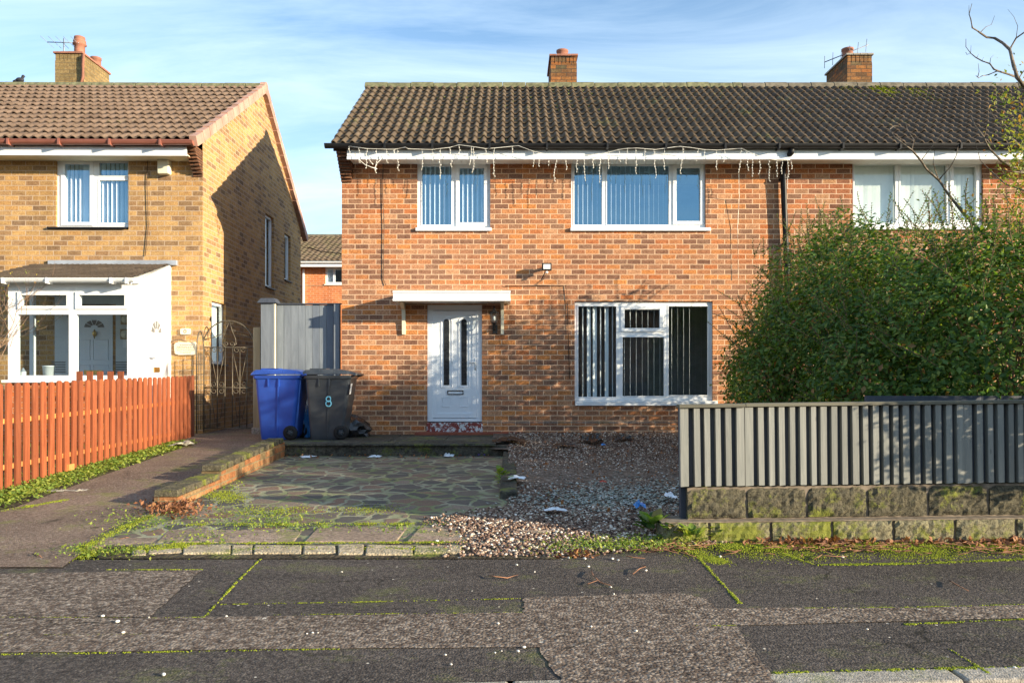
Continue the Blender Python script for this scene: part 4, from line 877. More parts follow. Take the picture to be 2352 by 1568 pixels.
# left glazed side, inside wall lining
ls = MB(); rect_frame(ls, 0, 1, 0, 1, 0, 1, .1) if False else None
ls.box(PX0, PX0+.06, PZ+.071, (LZ-.01), z0-.04, z0+.03); ls.box(PX0, PX0+.06, PZ+.071, (LZ-.01), Zc(705)-.03, Zc(705)+.04); ls.box(PX0, PX0+.06, PZ+.071, (LZ-.01), z1-.08, z1); ls.box(PX0, PX0+.06, kk(12.0), kk(12.07), z0+.03, z1-.08); ls.build('side_window', M['upvc'], po)
il = MB(); il.box(PX0+.06, fx(172, (LZ-0.05))-.06, (LZ-0.04), (LZ-.015), .3, 2.9); il.box(fx(258, (LZ-0.05))+.05, PX1-.06, (LZ-0.04), (LZ-.015), .3, 2.9); il.box(fx(172, (LZ-0.05))-.06, fx(258, (LZ-0.05))+.05, (LZ-0.04), (LZ-.015), fz(705, (LZ-0.05))+.05, 2.9); il.build('lining', M['interior'], po)
ssr = MB()
for zz in (1.28, 1.32, 1.36, 1.40, 1.44): ssr.box(fx(258, (LZ-0.05))+.05, PX1-.06, (LZ-.047), (LZ-.041), zz, zz+.018); ssr.box(fx(118, (LZ-0.05)), fx(150, (LZ-0.05)), (LZ-.047), (LZ-.041), zz, zz+.018)
ssr.build('stripes', M['skirt'], po)
idr = MB(); a, b = fx(172, (LZ-0.04)), fx(258, (LZ-0.04)); idr.box(a, b, (LZ-0.03), (LZ+0.00), .3, fz(703, (LZ-0.04)))
def pan(x0, x1, y0, y1): return [(fx(x0, (LZ-0.04)), (LZ-.032), fz(y0, (LZ-0.04))), (fx(x1, (LZ-0.04)), (LZ-.032), fz(y0, (LZ-0.04))), (fx(x1, (LZ-0.04)), (LZ-.032), fz(y1, (LZ-0.04))), (fx(x0, (LZ-0.04)), (LZ-.032), fz(y1, (LZ-0.04))), (fx(x0, (LZ-0.04)), (LZ-.032), fz(y0, (LZ-0.04)))]
for q in ((180, 206, 780, 826), (214, 248, 780, 826), (180, 206, 838, 862), (214, 248, 838, 862)): idr.tube(pan(*q), .008, 5, False)
inner = idr.build('inner_door', M['upvc_b'], po, smooth=False)
fn = MB()
for k in range(5):
    a0, a1 = math.pi*k/5+.05, math.pi*(k+1)/5-.05; cx, cz_ = fx(216, (LZ-0.04)), fz(752, (LZ-0.04)); fn.q(*[(cx+r_*math.cos(a), (LZ-.035), cz_+r_*.75*math.sin(a)) for r_, a in ((.06, a0), (.17, a0), (.17, a1), (.06, a1))])
fn.build('fan_light', M['skirt'], inner)
kn = MB(); kn.blob((fx(214, (LZ-0.10)), (LZ-0.06), fz(766, (LZ-0.10))), (.035, .03, .05), 2, .1); kn.tube([(fx(214, (LZ-0.10)), (LZ-0.06), fz(756, (LZ-0.10))), (fx(214, (LZ-0.10)), (LZ-0.06), fz(777, (LZ-0.10)))], .01, 6); kn.build('knocker', M['gold'], inner)
lb = MB(); lb.box(fx(189, (LZ-0.10)), fx(231, (LZ-0.10)), (LZ-0.05), (LZ-.034), fz(860, (LZ-0.10)), fz(850, (LZ-0.10))); lb.build('letterbox', M['gold'], inner)
# things standing or hanging in the porch
sl = MB(); sl.box(PX0+.07, PX1-.06, PZ+.075, PZ+.28, z0-.03, z0+.0); sl.build('inner_sill', M['upvc'], po)
m = MB(); cx = fx(112, PZ+.17); m.lathe([(.0, .001), (.055, .001), (.085, .2), (.098, .215), (.09, .215), (.075, .03), (0, .03)], (cx, PZ+.17, z0), 18); thing(m, 'plant_pot', M['upvc'], (cx, PZ+.17, z0), 'white fluted pot standing on the porch window ledge', 'pot')
m = MB(); cx = fx(53, PZ+.15); e = empty('lantern', (cx, PZ+.15, z0), 'small silvery glass lantern at the left end of the porch ledge', 'lantern')
m.lathe([(.0, .001), (.05, .001), (.052, .02), (.04, .03)], (cx, PZ+.15, z0), 12); m.build('base', M['lead'], e); m = MB(); m.lathe([(.045, .12), (.02, .16), (.012, .18), (0, .182)], (cx, PZ+.15, z0), 12); m.build('cap', M['lead'], e)
m = MB(); m.lathe([(.042, .03), (.044, .12)], (cx, PZ+.15, z0), 12); m.build('glass', M['sticker'], e)
for (x, y, r_, lab) in ((285, 733, .06, 'upper round framed plate on the porch inner wall'), (284, 767, .065, 'lower round framed plate on the porch inner wall')):
    e = empty('framed_plate', (fx(x, (LZ-0.10)), (LZ-0.05), fz(y, (LZ-0.10))), lab, 'picture', 'framed plates hung in the porch'); cx, cz_ = fx(x, (LZ-0.10)), fz(y, (LZ-0.10))
    m = MB(); m.box(cx-.075, cx+.075, (LZ-.065), (LZ-.043), cz_-.085, cz_+.085); m.build('frame', M['post'], e); m = MB(); m.lathe([(0, -.012), (r_, -.01), (r_, 0)], (cx, (LZ-.066), cz_), 18, 'y'); m.build('plate', M['plaque'], e)
m = MB(); m.box(fx(279, (LZ-0.10)), fx(296, (LZ-0.10)), (LZ-.055), (LZ-0.05), fz(798, (LZ-0.10)), fz(777, (LZ-0.10))); thing(m, 'paper_notice', M['sticker'], (fx(287, (LZ-0.10)), (LZ-0.05), fz(798, (LZ-0.10))), 'pale sheet of paper pinned below the round plates in the porch', 'notice')
m = MB(); m.blob((fx(90, PZ+.18), PZ+.18, z0+.035), (.09, .06, .035), 2, .25, 5, z0); thing(m, 'folded_umbrella', M['lead'], (fx(90, PZ+.18), PZ+.18, z0), 'grey folded cloth lying beside the pot on the porch ledge', 'cloth')

# ------------------------------------------------------------------ far house in the gap
fh = empty('brick_house', (-8, 28.6, .25), 'distant bright orange brick house seen between the two houses', 'house')
FZ = 28.6; fwn = (747, 790, 613, 652)
m = MB(); hh_ = hole(fwn, FZ); wallface(m, -14, -3, .2, 5.1, [hh_], FZ, .08); m.q((-3, FZ, .2), (-3, 35, .2), (-3, 35, 5.1), (-3, FZ, 5.1)); m.q((-14, FZ, .2), (-14, 35, .2), (-14, 35, 5.1), (-14, FZ, 5.1)); m.build('wall', M['brick_far'], fh)
m = MB(); m.box(-7.42, -7.36, FZ-.06, FZ-.003, .3, 5.0); m.build('downpipe', M['upvc'], fh)
m = MB(); m.box(-14, -3, FZ-.012, FZ-.002, fz(657, FZ), fz(655, FZ)); m.build('string_course', M['brick_red'], fh)
m = MB(); m.box(-14, -3, FZ-.42, FZ-.40, 5.03, 5.16); gutter(m, -14.1, -2.9, FZ-.46, 5.2, .06); m.box(-14, -3, FZ-.4, FZ, 5.06, 5.08); m.build('gutter', M['upvc'], fh)
tileslope(-14.2, -2.9, FZ-.45, 5.22, 32, 6.75, 15, .2, M['tile_far'], fh, amp=.03, res=6, name='roof')
m = MB(); m.q((-14.2, FZ-.4, 5.2), (-2.9, FZ-.4, 5.2), (-2.9, 32, 6.74), (-14.2, 32, 6.74)); m.q((-14.2, 32, 6.74), (-2.9, 32, 6.74), (-2.9, 35.4, 5.2), (-14.2, 35.4, 5.2)); m.box(-14.2, -2.9, 31.9, 32.1, 6.7, 6.82); m.build('roof_deck', M['ridge'], fh)
window(fh, FZ, fwn, [(752, 765, 618, 648, 0), (769, 785, 618, 648, 0)], (745, 792, 652, 655), 'glass_up', slats('blind', .09, lambda t_: 10 if t_ < .45 else None))
# service wire between the houses
m = MB(); m.tube([P(706, 568, 19.0), P(735, 577, 18.9), P(785, 583, 18.7)], .012, 5); thing(m, 'service_wire', M['black'], P(706, 568, 19.0), 'thin black wire slung across the gap between the houses', 'wire')

# ------------------------------------------------------------------ side fence panel, post, gate
GZ = 13.36
sf_ = empty('side_fence', (-3.7, GZ, .3), 'tall slate grey boarded fence panel closing the gap beside the brick house', 'fence')
x = fx(636, GZ); i = 0
while x < fx(782, GZ)-.02:
    x2 = min(x+.118, fx(782, GZ)); m = MB(); m.box(x, x2-.004, GZ+random.uniform(0, .006), GZ+.025, .36, fz(699, GZ)-random.uniform(0, .012)); m.build('board', M['panel'], sf_); x = x2
m = MB(); m.box(fx(604, GZ), fx(634, GZ), GZ-.12, GZ+.1, .34, fz(697, GZ)); m.build('post', M['panel'], sf_, bevel=.004)
m = MB(); a, b = fx(597, GZ), fx(641, GZ); zt = fz(697, GZ); m.hexa([(a, GZ-.17, zt), (b, GZ-.17, zt), (b, GZ+.15, zt), (a, GZ+.15, zt), (a+.05, GZ-.12, zt+.08), (b-.05, GZ-.12, zt+.08), (b-.05, GZ+.1, zt+.08), (a+.05, GZ+.1, zt+.08)]); m.build('post_cap', M['board_dk'], sf_)
m = MB(); m.box(fx(636, GZ), fx(784, GZ), GZ-.03, GZ+.05, fz(699, GZ), fz(696.5, GZ)); m.build('top_rail', M['board_dk'], sf_)
m = MB(); m.box(fx(770, GZ), fx(784, GZ)-.01, GZ-.1, GZ-.005, .36, fz(699, GZ)-.002); m.build('end_post', M['panel'], sf_)
m = MB(); m.box(fx(634.5, GZ), fx(636.5, GZ), GZ-.1, GZ-.06, .36, fz(699, GZ)); m.build('edge_strip', M['cream'], sf_)
GT = 13.4
m = MB(); m.box(fx(584, GT), fx(600, GT), GT-.06, GT+.06, .3, fz(752, GT)); thing(m, 'gate_post', M['post'], (fx(592, GT), GT, .3), 'bare weathered timber post between the iron gate and the grey fence panel', 'post', bevel=.004)
m = MB(); m.box(fx(584, GT)-.02, fx(620, GT), GT-.1, GT+.1, .25, .37); thing(m, 'concrete_block', M['kerb'], (fx(600, GT), GT, .25), 'pale concrete block at the foot of the timber gate post', 'block', bevel=.01)
gate = empty('iron_gate', (fx(523, GT), GT, .33), 'rusty wrought iron garden gate with arched top and scrolls', 'gate')
gx = lambda z_: fx(780*1/1.7415+z_/2.903/1.7415, GT); gz = lambda y_: fz((1200+y_/2.903)/1.7415, GT)
def sc_(cx, cy, r0, turns, st, dirn=1, n=22):
    pts = []
    for k in range(n):
        t_ = k/(n-1); r_ = r0*(1-.72*t_); a = st+dirn*t_*turns*2*math.pi; pts.append((gx(cx+r_*math.cos(a)), GT, gz(cy+r_*math.sin(a))))
    return pts
m = MB(); r1 = .009
for xb in (95, 688): m.tube([(gx(xb), GT, gz(550)), (gx(xb), GT, gz(1500))], .014, 6)
for yb in (548, 1015, 1485): m.tube([(gx(90), GT, gz(yb)), (gx(690), GT, gz(yb))], .01, 6)
m.tube([(gx(390+300*math.cos(a)), GT, gz(548-308*math.sin(a))) for a in np.linspace(0, math.pi, 26)], .012, 6)
m.tube([(gx(x_), GT, gz(y_)) for x_, y_ in ((90, 460), (200, 435), (340, 385))], .007, 5); m.tube([(gx(x_), GT, gz(y_)) for x_, y_ in ((690, 460), (590, 415), (480, 385))], .007, 5)
m.build('gate_frame', M['iron'], gate)
m = MB()
for xb in (178, 262, 350, 436, 522, 606): m.tube([(gx(xb), GT, gz(550)), (gx(xb-4), GT, gz(1480))], r1, 5)
for cx in (262, 522):
    for sgn in (-1, 1):
        m.tube([(gx(cx+sgn*84), GT, gz(590)), (gx(cx+sgn*8), GT, gz(960))], .006, 5); m.tube([(gx(cx+sgn*84), GT, gz(1060)), (gx(cx+sgn*30), GT, gz(1380))], .006, 5)
m.build('bars', M['iron'], gate)
m = MB()
for cx in (262, 522):
    for sgn in (-1, 1):
        for cy, st_ in ((982, 0), (1048, 0)): m.tube(sc_(cx+sgn*42, cy+(6 if cy > 1000 else -2), 38, 1.15, math.pi/2 if cy < 1000 else -math.pi/2, sgn*(1 if cy > 1000 else -1)), .0065, 5)
        m.tube(sc_(cx+sgn*36, 580, 34, 1.1, -math.pi/2, sgn), .0065, 5)
m.tube([(gx(x_), GT, gz(y_)) for x_, y_ in ((396, 250), (350, 360), (318, 460), (315, 510), (345, 540))], .008, 5); m.tube([(gx(x_), GT, gz(y_)) for x_, y_ in ((400, 250), (430, 350), (470, 450), (478, 510), (450, 540))], .008, 5)
m.tube(sc_(362, 510, 34, 1.2, math.pi/2, 1), .0065, 5); m.tube(sc_(430, 510, 34, 1.2, math.pi/2, -1), .0065, 5)
for cx, cy in ((345, 352), (452, 350), (370, 262), (425, 262)): m.tube(sc_(cx, cy, 17, 1, 0, 1), .005, 4)
m.build('scrollwork', M['iron'], gate)
m = MB()
for x_ in np.arange(100, 690, 13): m.tube([(gx(x_), GT+.01, gz(1310)), (gx(x_), GT+.01, gz(1480))], .0012, 3, False)
for y_ in np.arange(1310, 1480, 13): m.tube([(gx(95), GT+.01, gz(y_)), (gx(688), GT+.01, gz(y_))], .0012, 3, False)
m.build('mesh_panel', M['iron'], gate)
gs = empty('iron_trellis', (-5.06, 13.2, .3), 'narrow hooped iron trellis standing against the corner of the yellow house', 'trellis')
m = MB(); xg = -5.07
m.tube([(xg, 12.95, .3), (xg, 12.95, 1.6)]+[(xg, 13.1-.15*math.cos(a), 1.6+.35*math.sin(a)) for a in np.linspace(.3, 2.84, 9)]+[(xg, 13.25, 1.6), (xg, 13.25, .3)], .011, 6)
for yy in (13.03, 13.1, 13.17): m.tube([(xg, yy, .35), (xg, yy, 1.6)], .006, 5)
for zz in np.arange(.45, 1.6, .16): m.tube([(xg, 12.95, zz), (xg, 13.25, zz)], .005, 5)
m.build('frame', M['iron'], gs)

# ------------------------------------------------------------------ picket fence
pk = empty('picket_fence', (-5.1, 10.4, .1), 'orange stained picket fence running back to the yellow house', 'fence')
ptop = lambda y: np.interp(y, [8.02, 12.83], [1.152, 1.23]); pbot = lambda y: np.interp(y, [8.02, 12.83], [.068, .134])
y = 6.9
while y < 12.83:
    m = MB(); w_, t_ = .094, .02; zt, zb = ptop(y)+random.uniform(-.006, .006), pbot(y)+random.uniform(-.005, .005); tl = random.uniform(-.006, .006)
    pr = [(-w_/2, zb), (w_/2, zb), (w_/2, zt-.035)]+[(w_/2*math.cos(a), zt-.035+.035*math.sin(a)) for a in np.linspace(.35, math.pi-.35, 6)]+[(-w_/2, zt-.035)]
    m.prism([Vector((-5.08, y+p[0]+tl*(p[1]-zb), p[1])) for p in pr], (.021, 0, 0)); m.build('picket', M['picket'], pk); y += .151
for h_ in (.22, .68):
    m = MB(); m.hexa([(-5.125, 6.7, .05+h_), (-5.082, 6.7, .05+h_), (-5.082, 12.83, .12+h_), (-5.125, 12.83, .12+h_), (-5.125, 6.7, .1+h_), (-5.082, 6.7, .1+h_), (-5.082, 12.83, .17+h_), (-5.125, 12.83, .17+h_)]); m.build('rail', M['rail'], pk)
for yy in (7.1, 9.25, 11.1, 12.78):
    m = MB(); m.box(-5.21, -5.127, yy-.04, yy+.04, .0, ptop(yy)-.05); m.build('post', M['picket'], pk)
m = MB(); m.box(-5.058, -5.03, 9.15, 9.26, -.02, .22); m.build('stake', M['rail'], pk)
pk2 = empty('picket_fence', (-6.3, 11.7, .2), 'short row of orange pickets crossing in front of the porch side', 'fence')
for k in range(5):
    x = -6.33+k*.15; m = MB(); m.box(x, x+.085, 11.7, 11.72, .3, 1.29); m.build('picket', M['picket'], pk2)
m = MB(); m.box(-6.4, -5.5, 11.721, 11.75, .6, .65); m.box(-6.4, -5.5, 11.721, 11.75, 1.1, 1.15); m.build('rail', M['rail'], pk2)

# ------------------------------------------------------------------ low brick wall beside the drive
lwll = empty('low_brick_wall', (-3.25, 9.2, .05), 'low mossy brick wall stepping up beside the path to the gate', 'wall')
def lowwall(y0, y1, x0, x1, zt0, zt1, capm):
    m = MB(); w_ = .105
    m.hexa([(x0-w_, y0, -.05), (x0+w_, y0, -.05), (x1+w_, y1, 0), (x1-w_, y1, 0), (x0-w_, y0, zt0-.065), (x0+w_, y0, zt0-.065), (x1+w_, y1, zt1-.065), (x1-w_, y1, zt1-.065)]); m.build('wall', M['brick_low'], lwll)
    c = MB(); n_ = int((y1-y0)/.235)
    for k in range(n_):
        t0_, t1_ = k/n_, (k+1)/n_-.03; ya, yb = y0+(y1-y0)*t0_, y0+(y1-y0)*t1_; xa, xb = x0+(x1-x0)*t0_, x0+(x1-x0)*t1_; za, zb = zt0+(zt1-zt0)*t0_, zt0+(zt1-zt0)*t1_; j_ = random.uniform(-.004, .004)
        c.hexa([(xa-w_-.004, ya, za-.062), (xa+w_+.004, ya, za-.062), (xb+w_+.004, yb, zb-.062), (xb-w_-.004, yb, zb-.062), (xa-w_+j_, ya, za), (xa+w_+j_, ya, za), (xb+w_+j_, yb, zb), (xb-w_+j_, yb, zb)])
    c.build('coping', M['block_up'], lwll, bevel=.006)
lowwall(7.28, 8.5, -3.13, -3.18, .195, .20, 'brick_low'); lowwall(8.52, 11.33, -3.18, -3.30, .28, .36, 'block_lo')
# kerb edging between drive and gravel
ek = empty('stone_edging', (-.02, 9.4, .05), 'dark stone edging between the crazy paving and the gravel', 'edging')
y = 7.75
for l in (.5, .55, .6, .5, .6, .8): m = MB(); y2 = y+l; m.hexa([(-.12, y, 0), (.05, y, 0), (.05, y2-.02, 0), (-.12, y2-.02, 0), (-.12, y, gdrive(y)+.085), (.05, y, gdrive(y)+.085), (.05, y2-.02, gdrive(y2)+.09), (-.12, y2-.02, gdrive(y2)+.09)]); m.build('kerbstone', M['darkstone'], ek, bevel=.015); y = y2
# ------------------------------------------------------------------ front block wall and board fence
def tilt(o, base, ang=-.0127): o.rotation_euler[1] = ang
bw_ = empty('block_wall', (1.25, 5.95, 0), 'low wall of rough mossy concrete blocks under the grey fence', 'wall'); tilt(bw_, None)
import bmesh
def rough_block(x0, x1, y0, y1, z0, z1, seed, bulge=.0, rough=.008):
    bm = bmesh.new(); r_ = random.Random(seed); nx, nz, ny = 14, 8, 4
    def P3(u, v, w_): return Vector((x0+(x1-x0)*u, y0+(y1-y0)*w_, z0+(z1-z0)*v))
    V, F_ = {}, []
    def key(i, j, k):
        if (i, j, k) not in V:
            p = P3(i/nx, j/nz, k/ny); ex = min(i, nx-i)/nx*2; ez = min(j, nz-j)/nz*2
            if k == 0:
                p.y -= .012*min(1, ex*4)*min(1, ez*4); p.y += r_.uniform(-rough, rough)
                if bulge and j >= nz-3: p.y += bulge*((j-(nz-3))/3)**2
            if j == nz: p.z += r_.uniform(-.005, .004)
            if i in (0, nx): p.x += r_.uniform(-.002, .002)
            V[(i, j, k)] = bm.verts.new(p)
        return V[(i, j, k)]
    for i in range(nx):
        for j in range(nz): bm.faces.new((key(i, j, 0), key(i+1, j, 0), key(i+1, j+1, 0), key(i, j+1, 0)))
        for k in range(ny): bm.faces.new((key(i, nz, k), key(i+1, nz, k), key(i+1, nz, k+1), key(i, nz, k+1)))
    for j in range(nz):
        for k in range(ny):
            bm.faces.new((key(0, j, k), key(0, j+1, k), key(0, j+1, k+1), key(0, j, k+1))); bm.faces.new((key(nx, j, k), key(nx, j, k+1), key(nx, j+1, k+1), key(nx, j+1, k)))
    bm.verts.ensure_lookup_table(); bm.verts.index_update(); mb = MB(); mb.v = [tuple(v.co) for v in bm.verts]; mb.f = [tuple(v.index for v in f.verts) for f in bm.faces]; bm.free(); return mb
BZ = 5.95
for i in range(9):
    x0 = fx(1578, BZ)+i*.4465; rough_block(x0+.008, x0+.434, BZ, BZ+.2, .175, .405, i+1, .03).build('block', M['block_up'], bw_)
for i in range(10):
    x0 = fx(1520, 5.87)+(.35 if i else 0)+(i-1)*.4465*(i > 0); x1 = x0+(.336 if i == 0 else .432); rough_block(x0+.008, x1, 5.86, 6.15, -.06, .155, i+40, .0).build('block', M['block_lo'], bw_)
m = MB(); m.box(fx(1578, BZ)+.01, 5.3, BZ+.012, BZ+.19, .15, .40); m.box(fx(1520, 5.87)+.01, 5.3, 5.875, 6.14, -.06, .158); m.box(fx(1520, 5.87), 5.3, 5.868, 6.14, .156, .164); m.build('mortar', M['mortar'], bw_)
bf = empty('board_fence', (1.25, 6.0, .41), 'grey painted fence of upright slats standing on the block wall', 'fence'); tilt(bf, None)
x = fx(1565, 5.93); jn = fx(1714, 5.93); i = 0
zt, zb = fz(937, 5.93), fz(1117, 5.93)
m = MB(); m.box(x, 5.3, 5.985, 6.0, zb, zt); back = m.build('backing_boards', M['board_dk'], bf)  # deep shade of the slat gaps is put into this dark colour
for (a, b) in ((x, jn-.006), (jn+.0, fx(2217, 5.93)-.004), (fx(2217, 5.93), 5.2)):
    m = MB(); xx = a; first = True
    while xx < b-.02:
        w_ = random.uniform(.036, .046) if not first else .06
        if xx+w_+.07 > b: w_ = b-xx
        d_ = random.uniform(-.003, .003); j_ = random.uniform(-.003, .003)
        m.hexa([(xx+j_, 5.938+d_, zb-random.uniform(0, .006)), (xx+w_+j_, 5.938+d_, zb), (xx+w_+j_, 5.984, zb), (xx+j_, 5.984, zb), (xx, 5.938+d_, zt), (xx+w_, 5.938+d_, zt), (xx+w_, 5.984, zt), (xx, 5.984, zt)])
        xx += w_+random.uniform(.033, .041); first = False
    m.build('slat_panel', M['board'], bf)
m = MB(); m.box(x-.01, jn, 5.92, 6.03, zt+.001, zt+.026); m.box(jn+.004, 5.3, 5.925, 6.03, zt+.003, zt+.028); m.build('cap_rail', M['cap'], bf, bevel=.003)
m = MB(); m.box(x+.01, x+.08, 6.001, 6.07, .1, zt); m.box(jn-.03, jn+.04, 6.001, 6.07, .1, zt); m.build('post', M['board_dk'], bf)
m = MB(); m.box(fx(1990, 6.7), 6.4, 6.7, 6.74, .3, fz(909, 6.7)); m.build('wall', M['board_dk']).name = 'rear_fence'; tag(bpy.data.objects['rear_fence'], 'dark boarded fence top just behind the slatted fence, under the hedge', 'fence')

# ------------------------------------------------------------------ wheelie bins
def bin_(name, loc, label, body, lidm, num=False):
    e = empty(name, loc, label, 'wheelie bin'); L = Vector(loc); H = 1.0
    lv = [(.0, -.27, .20, .21), (.05, -.275, .23, .22), (.80, -.325, .33, .275), (.90, -.33, .345, .285), (.92, -.36, .365, .30), (.965, -.365, .37, .305)]   # z, x front, x back, half width
    m = MB(); n = None
    def ring(z, xa, xb, hw, r_=.045):
        p = []
        for (cx, cy, a0) in ((xb-r_, hw-r_, 0), (xa+r_, hw-r_, 90), (xa+r_, -hw+r_, 180), (xb-r_, -hw+r_, 270)):
            for k in range(4): a = math.radians(a0+30*k); p.append((L.x+cx+r_*math.cos(a), L.y+cy+r_*math.sin(a), L.z+z))
        return p
    R = [ring(*l) for l in lv]; i0 = 0; m.v = [p for r_ in R for p in r_]; n = 16
    for k in range(len(R)-1):
        for j in range(n): m.f.append((k*n+j, k*n+(j+1) % n, (k+1)*n+(j+1) % n, (k+1)*n+j))
    m.f.append(tuple(range(n-1, -1, -1))); m.f.append(tuple(range((len(R)-1)*n, len(R)*n)))
    b = m.build('body', M[body], e, smooth=False, bevel=.004)
    rb_ = MB()
    for xo in (-.13, .03): rb_.box(L.x+xo, L.x+xo+.018, L.y-.30, L.y-.27, L.z+.80, L.z+.915)
    rb_.hexa([(L.x-.02, L.y-.232, L.z+.04), (L.x+.0, L.y-.232, L.z+.04), (L.x+.0, L.y-.2, L.z+.04), (L.x-.02, L.y-.2, L.z+.04), (L.x+.02, L.y-.292, L.z+.86), (L.x+.04, L.y-.292, L.z+.86), (L.x+.04, L.y-.26, L.z+.86), (L.x+.02, L.y-.26, L.z+.86)]); rb_.build('rib', M[body], b)
    l = MB(); prof_ = [(-.405, .975, .965), (-.385, 1.0, .965), (-.32, 1.045, .975), (-.1, 1.052, .98), (.1, 1.06, .98), (.30, 1.035, .98), (.40, 1.01, .975), (.43, .995, .97)]
    for (xa, ta, ba), (xb, tb_, bb) in zip(prof_, prof_[1:]):
        ha, hb_ = (.315 if -.4 < xa < .38 else .27), (.315 if -.4 < xb < .38 else .27)
        l.hexa([(L.x+xa, L.y-ha, L.z+ba), (L.x+xb, L.y-hb_, L.z+bb), (L.x+xb, L.y+hb_, L.z+bb), (L.x+xa, L.y+ha, L.z+ba), (L.x+xa, L.y-ha+.03, L.z+ta), (L.x+xb, L.y-hb_+.03, L.z+tb_), (L.x+xb, L.y+hb_-.03, L.z+tb_), (L.x+xa, L.y+ha-.03, L.z+ta)])
    l.box(L.x-.30, L.x-.05, L.y-.12, L.y+.12, L.z+1.045, L.z+1.07)
    l.build('lid', M[lidm], e, smooth=False, bevel=.006)
    h = MB(); h.tube([(L.x+.36, L.y-.27, L.z+.95), (L.x+.44, L.y-.27, L.z+.975), (L.x+.44, L.y+.27, L.z+.975), (L.x+.36, L.y+.27, L.z+.95)], .017, 8); h.build('handle', M[body], e)
    for sy in (-1, 1):
        wm = MB(); c = (L.x+.2, L.y+sy*.24, L.z+.105); wm.lathe([(.055, -.025), (.1, -.028), (.108, -.015), (.108, .015), (.1, .028), (.055, .025)], c, 24, 'y'); wh = wm.build('wheel', M['rubber'], e)
        hm = MB(); hm.lathe([(0, -.012), (.02, -.03), (.022, -.016), (.056, -.012), (.056, .012), (0, .012)], c, 16, 'y')
        for k in range(6): a = k*math.pi/3; hm.tube([(c[0], c[1]-.02, c[2]), (c[0]+.055*math.cos(a), c[1]-.02, c[2]+.055*math.sin(a))], .006, 4)
        hm.build('hub', M['grey_bin'], wh)
    ax = MB(); ax.tube([(L.x+.2, L.y-.24, L.z+.105), (L.x+.2, L.y+.24, L.z+.105)], .012, 8); ax.build('axle', M['black'], e)
    if num:
        d = MB(); z8 = L.z+.575; y8 = L.y-.27
        for cz, rx, rz in ((z8+.034, .03, .034), (z8-.034, .036, .038)):
            for rr_ in (0, .007): d.tube([(L.x+.02+(rx+rr_)*math.cos(a), y8-(cz-z8)*.073, cz+(rz+rr_)*math.sin(a)) for a in np.linspace(0, 2*math.pi, 22)], .0065, 5, False)
        d.build('number_eight', M['cyan'], b)
        s = MB(); s.hexa([(L.x+.335, L.y-.285, L.z+.68), (L.x+.337, L.y-.2, L.z+.68), (L.x+.339, L.y-.2, L.z+.68), (L.x+.337, L.y-.285, L.z+.68), (L.x+.36, L.y-.29, L.z+.84), (L.x+.362, L.y-.2, L.z+.84), (L.x+.364, L.y-.2, L.z+.84), (L.x+.362, L.y-.29, L.z+.84)]); s.build('label_sticker', M['sticker'], b)
    return e
b1 = bin_('wheelie_bin', (fx(650, 12.3), 12.3, .268), 'blue wheelie bin standing by the side gate', 'blue_bin', 'blue_lid')
b2 = bin_('wheelie_bin', (fx(760, 12.3), 12.32, .268), 'dark grey wheelie bin marked with a pale blue 8', 'grey_bin', 'grey_bin', True)
b1.rotation_euler[2] = math.radians(-4)
m = MB(); m.blob((fx(709, 12.6), 12.6, .45), (.09, .12, .33), 3, .2, 3, .268); thing(m, 'plastic_sack', M['bag_blue'], (fx(709, 12.6), 12.6, .268), 'blue and white plastic sack squeezed between the two bins', 'sack', smooth=False)
m = MB(); m.blob((fx(812, 12.75), 12.75, .38), (.27, .22, .22), 3, .17, 8, .268); m.blob((fx(822, 12.75), 12.75, .5), (.08, .07, .08), 2, .2, 9); thing(m, 'bin_bag', M['bag_black'], (fx(816, 12.75), 12.75, .268), 'black rubbish bag slumped behind the grey bin', 'bag', smooth=False)

# ------------------------------------------------------------------ fittings on the front wall
fl = empty('floodlight', (fx(1256, 13.0), 13.18, fz(612, 13.0)), 'small black floodlight on the wall above the canopy', 'floodlight')
m = MB(); m.box(fx(1245, 13.0), fx(1267, 13.0), 12.99, 13.06, fz(621, 13), fz(604, 13)); m.box(fx(1252, 13.0), fx(1260, 13.0), 13.06, 13.2, fz(615, 13), fz(609, 13)); m.build('housing', M['black'], fl, bevel=.006)
m = MB(); m.box(fx(1248, 13.0), fx(1264, 13.0), 12.984, 12.989, fz(618, 13), fz(607, 13)); m.build('lens', M['sticker'], fl)
m = MB(); m.blob((fx(1256, 13.0), 13.02, fz(625, 13)), (.025, .025, .022), 2, 0); m.build('sensor', M['sticker'], fl)
ln = empty('wall_lantern', (fx(1136, 13.05), 13.18, fz(757, 13.05)), 'black carriage lantern on the wall to the right of the front door', 'lantern')
cx, cy = fx(1135, 13.0), 13.02; zz = lambda y_: fz(y_, 13.02)
m = MB(); m.lathe([(.0, zz(701)), (.012, zz(703)), (.01, zz(706)), (.028, zz(712)), (.075, zz(717)), (.08, zz(719)), (.07, zz(719.5))], (cx, cy, 0), 6); m.lathe([(.045, zz(741)), (.035, zz(744)), (0, zz(746))], (cx, cy, 0), 6)
for k in range(6): a = k*math.pi/3; m.tube([(cx+.07*math.cos(a), cy+.07*math.sin(a), zz(719)), (cx+.045*math.cos(a), cy+.045*math.sin(a), zz(741))], .005, 4)
m.tube([(cx, cy, zz(745)), (cx, cy+.02, zz(753)), (cx+.01, cy+.1, zz(757)), (cx+.02, 13.19, zz(752))], .014, 6); m.box(cx-.03, cx+.05, 13.17, 13.197, zz(765), zz(744)); m.build('cage', M['black'], ln, smooth=False)
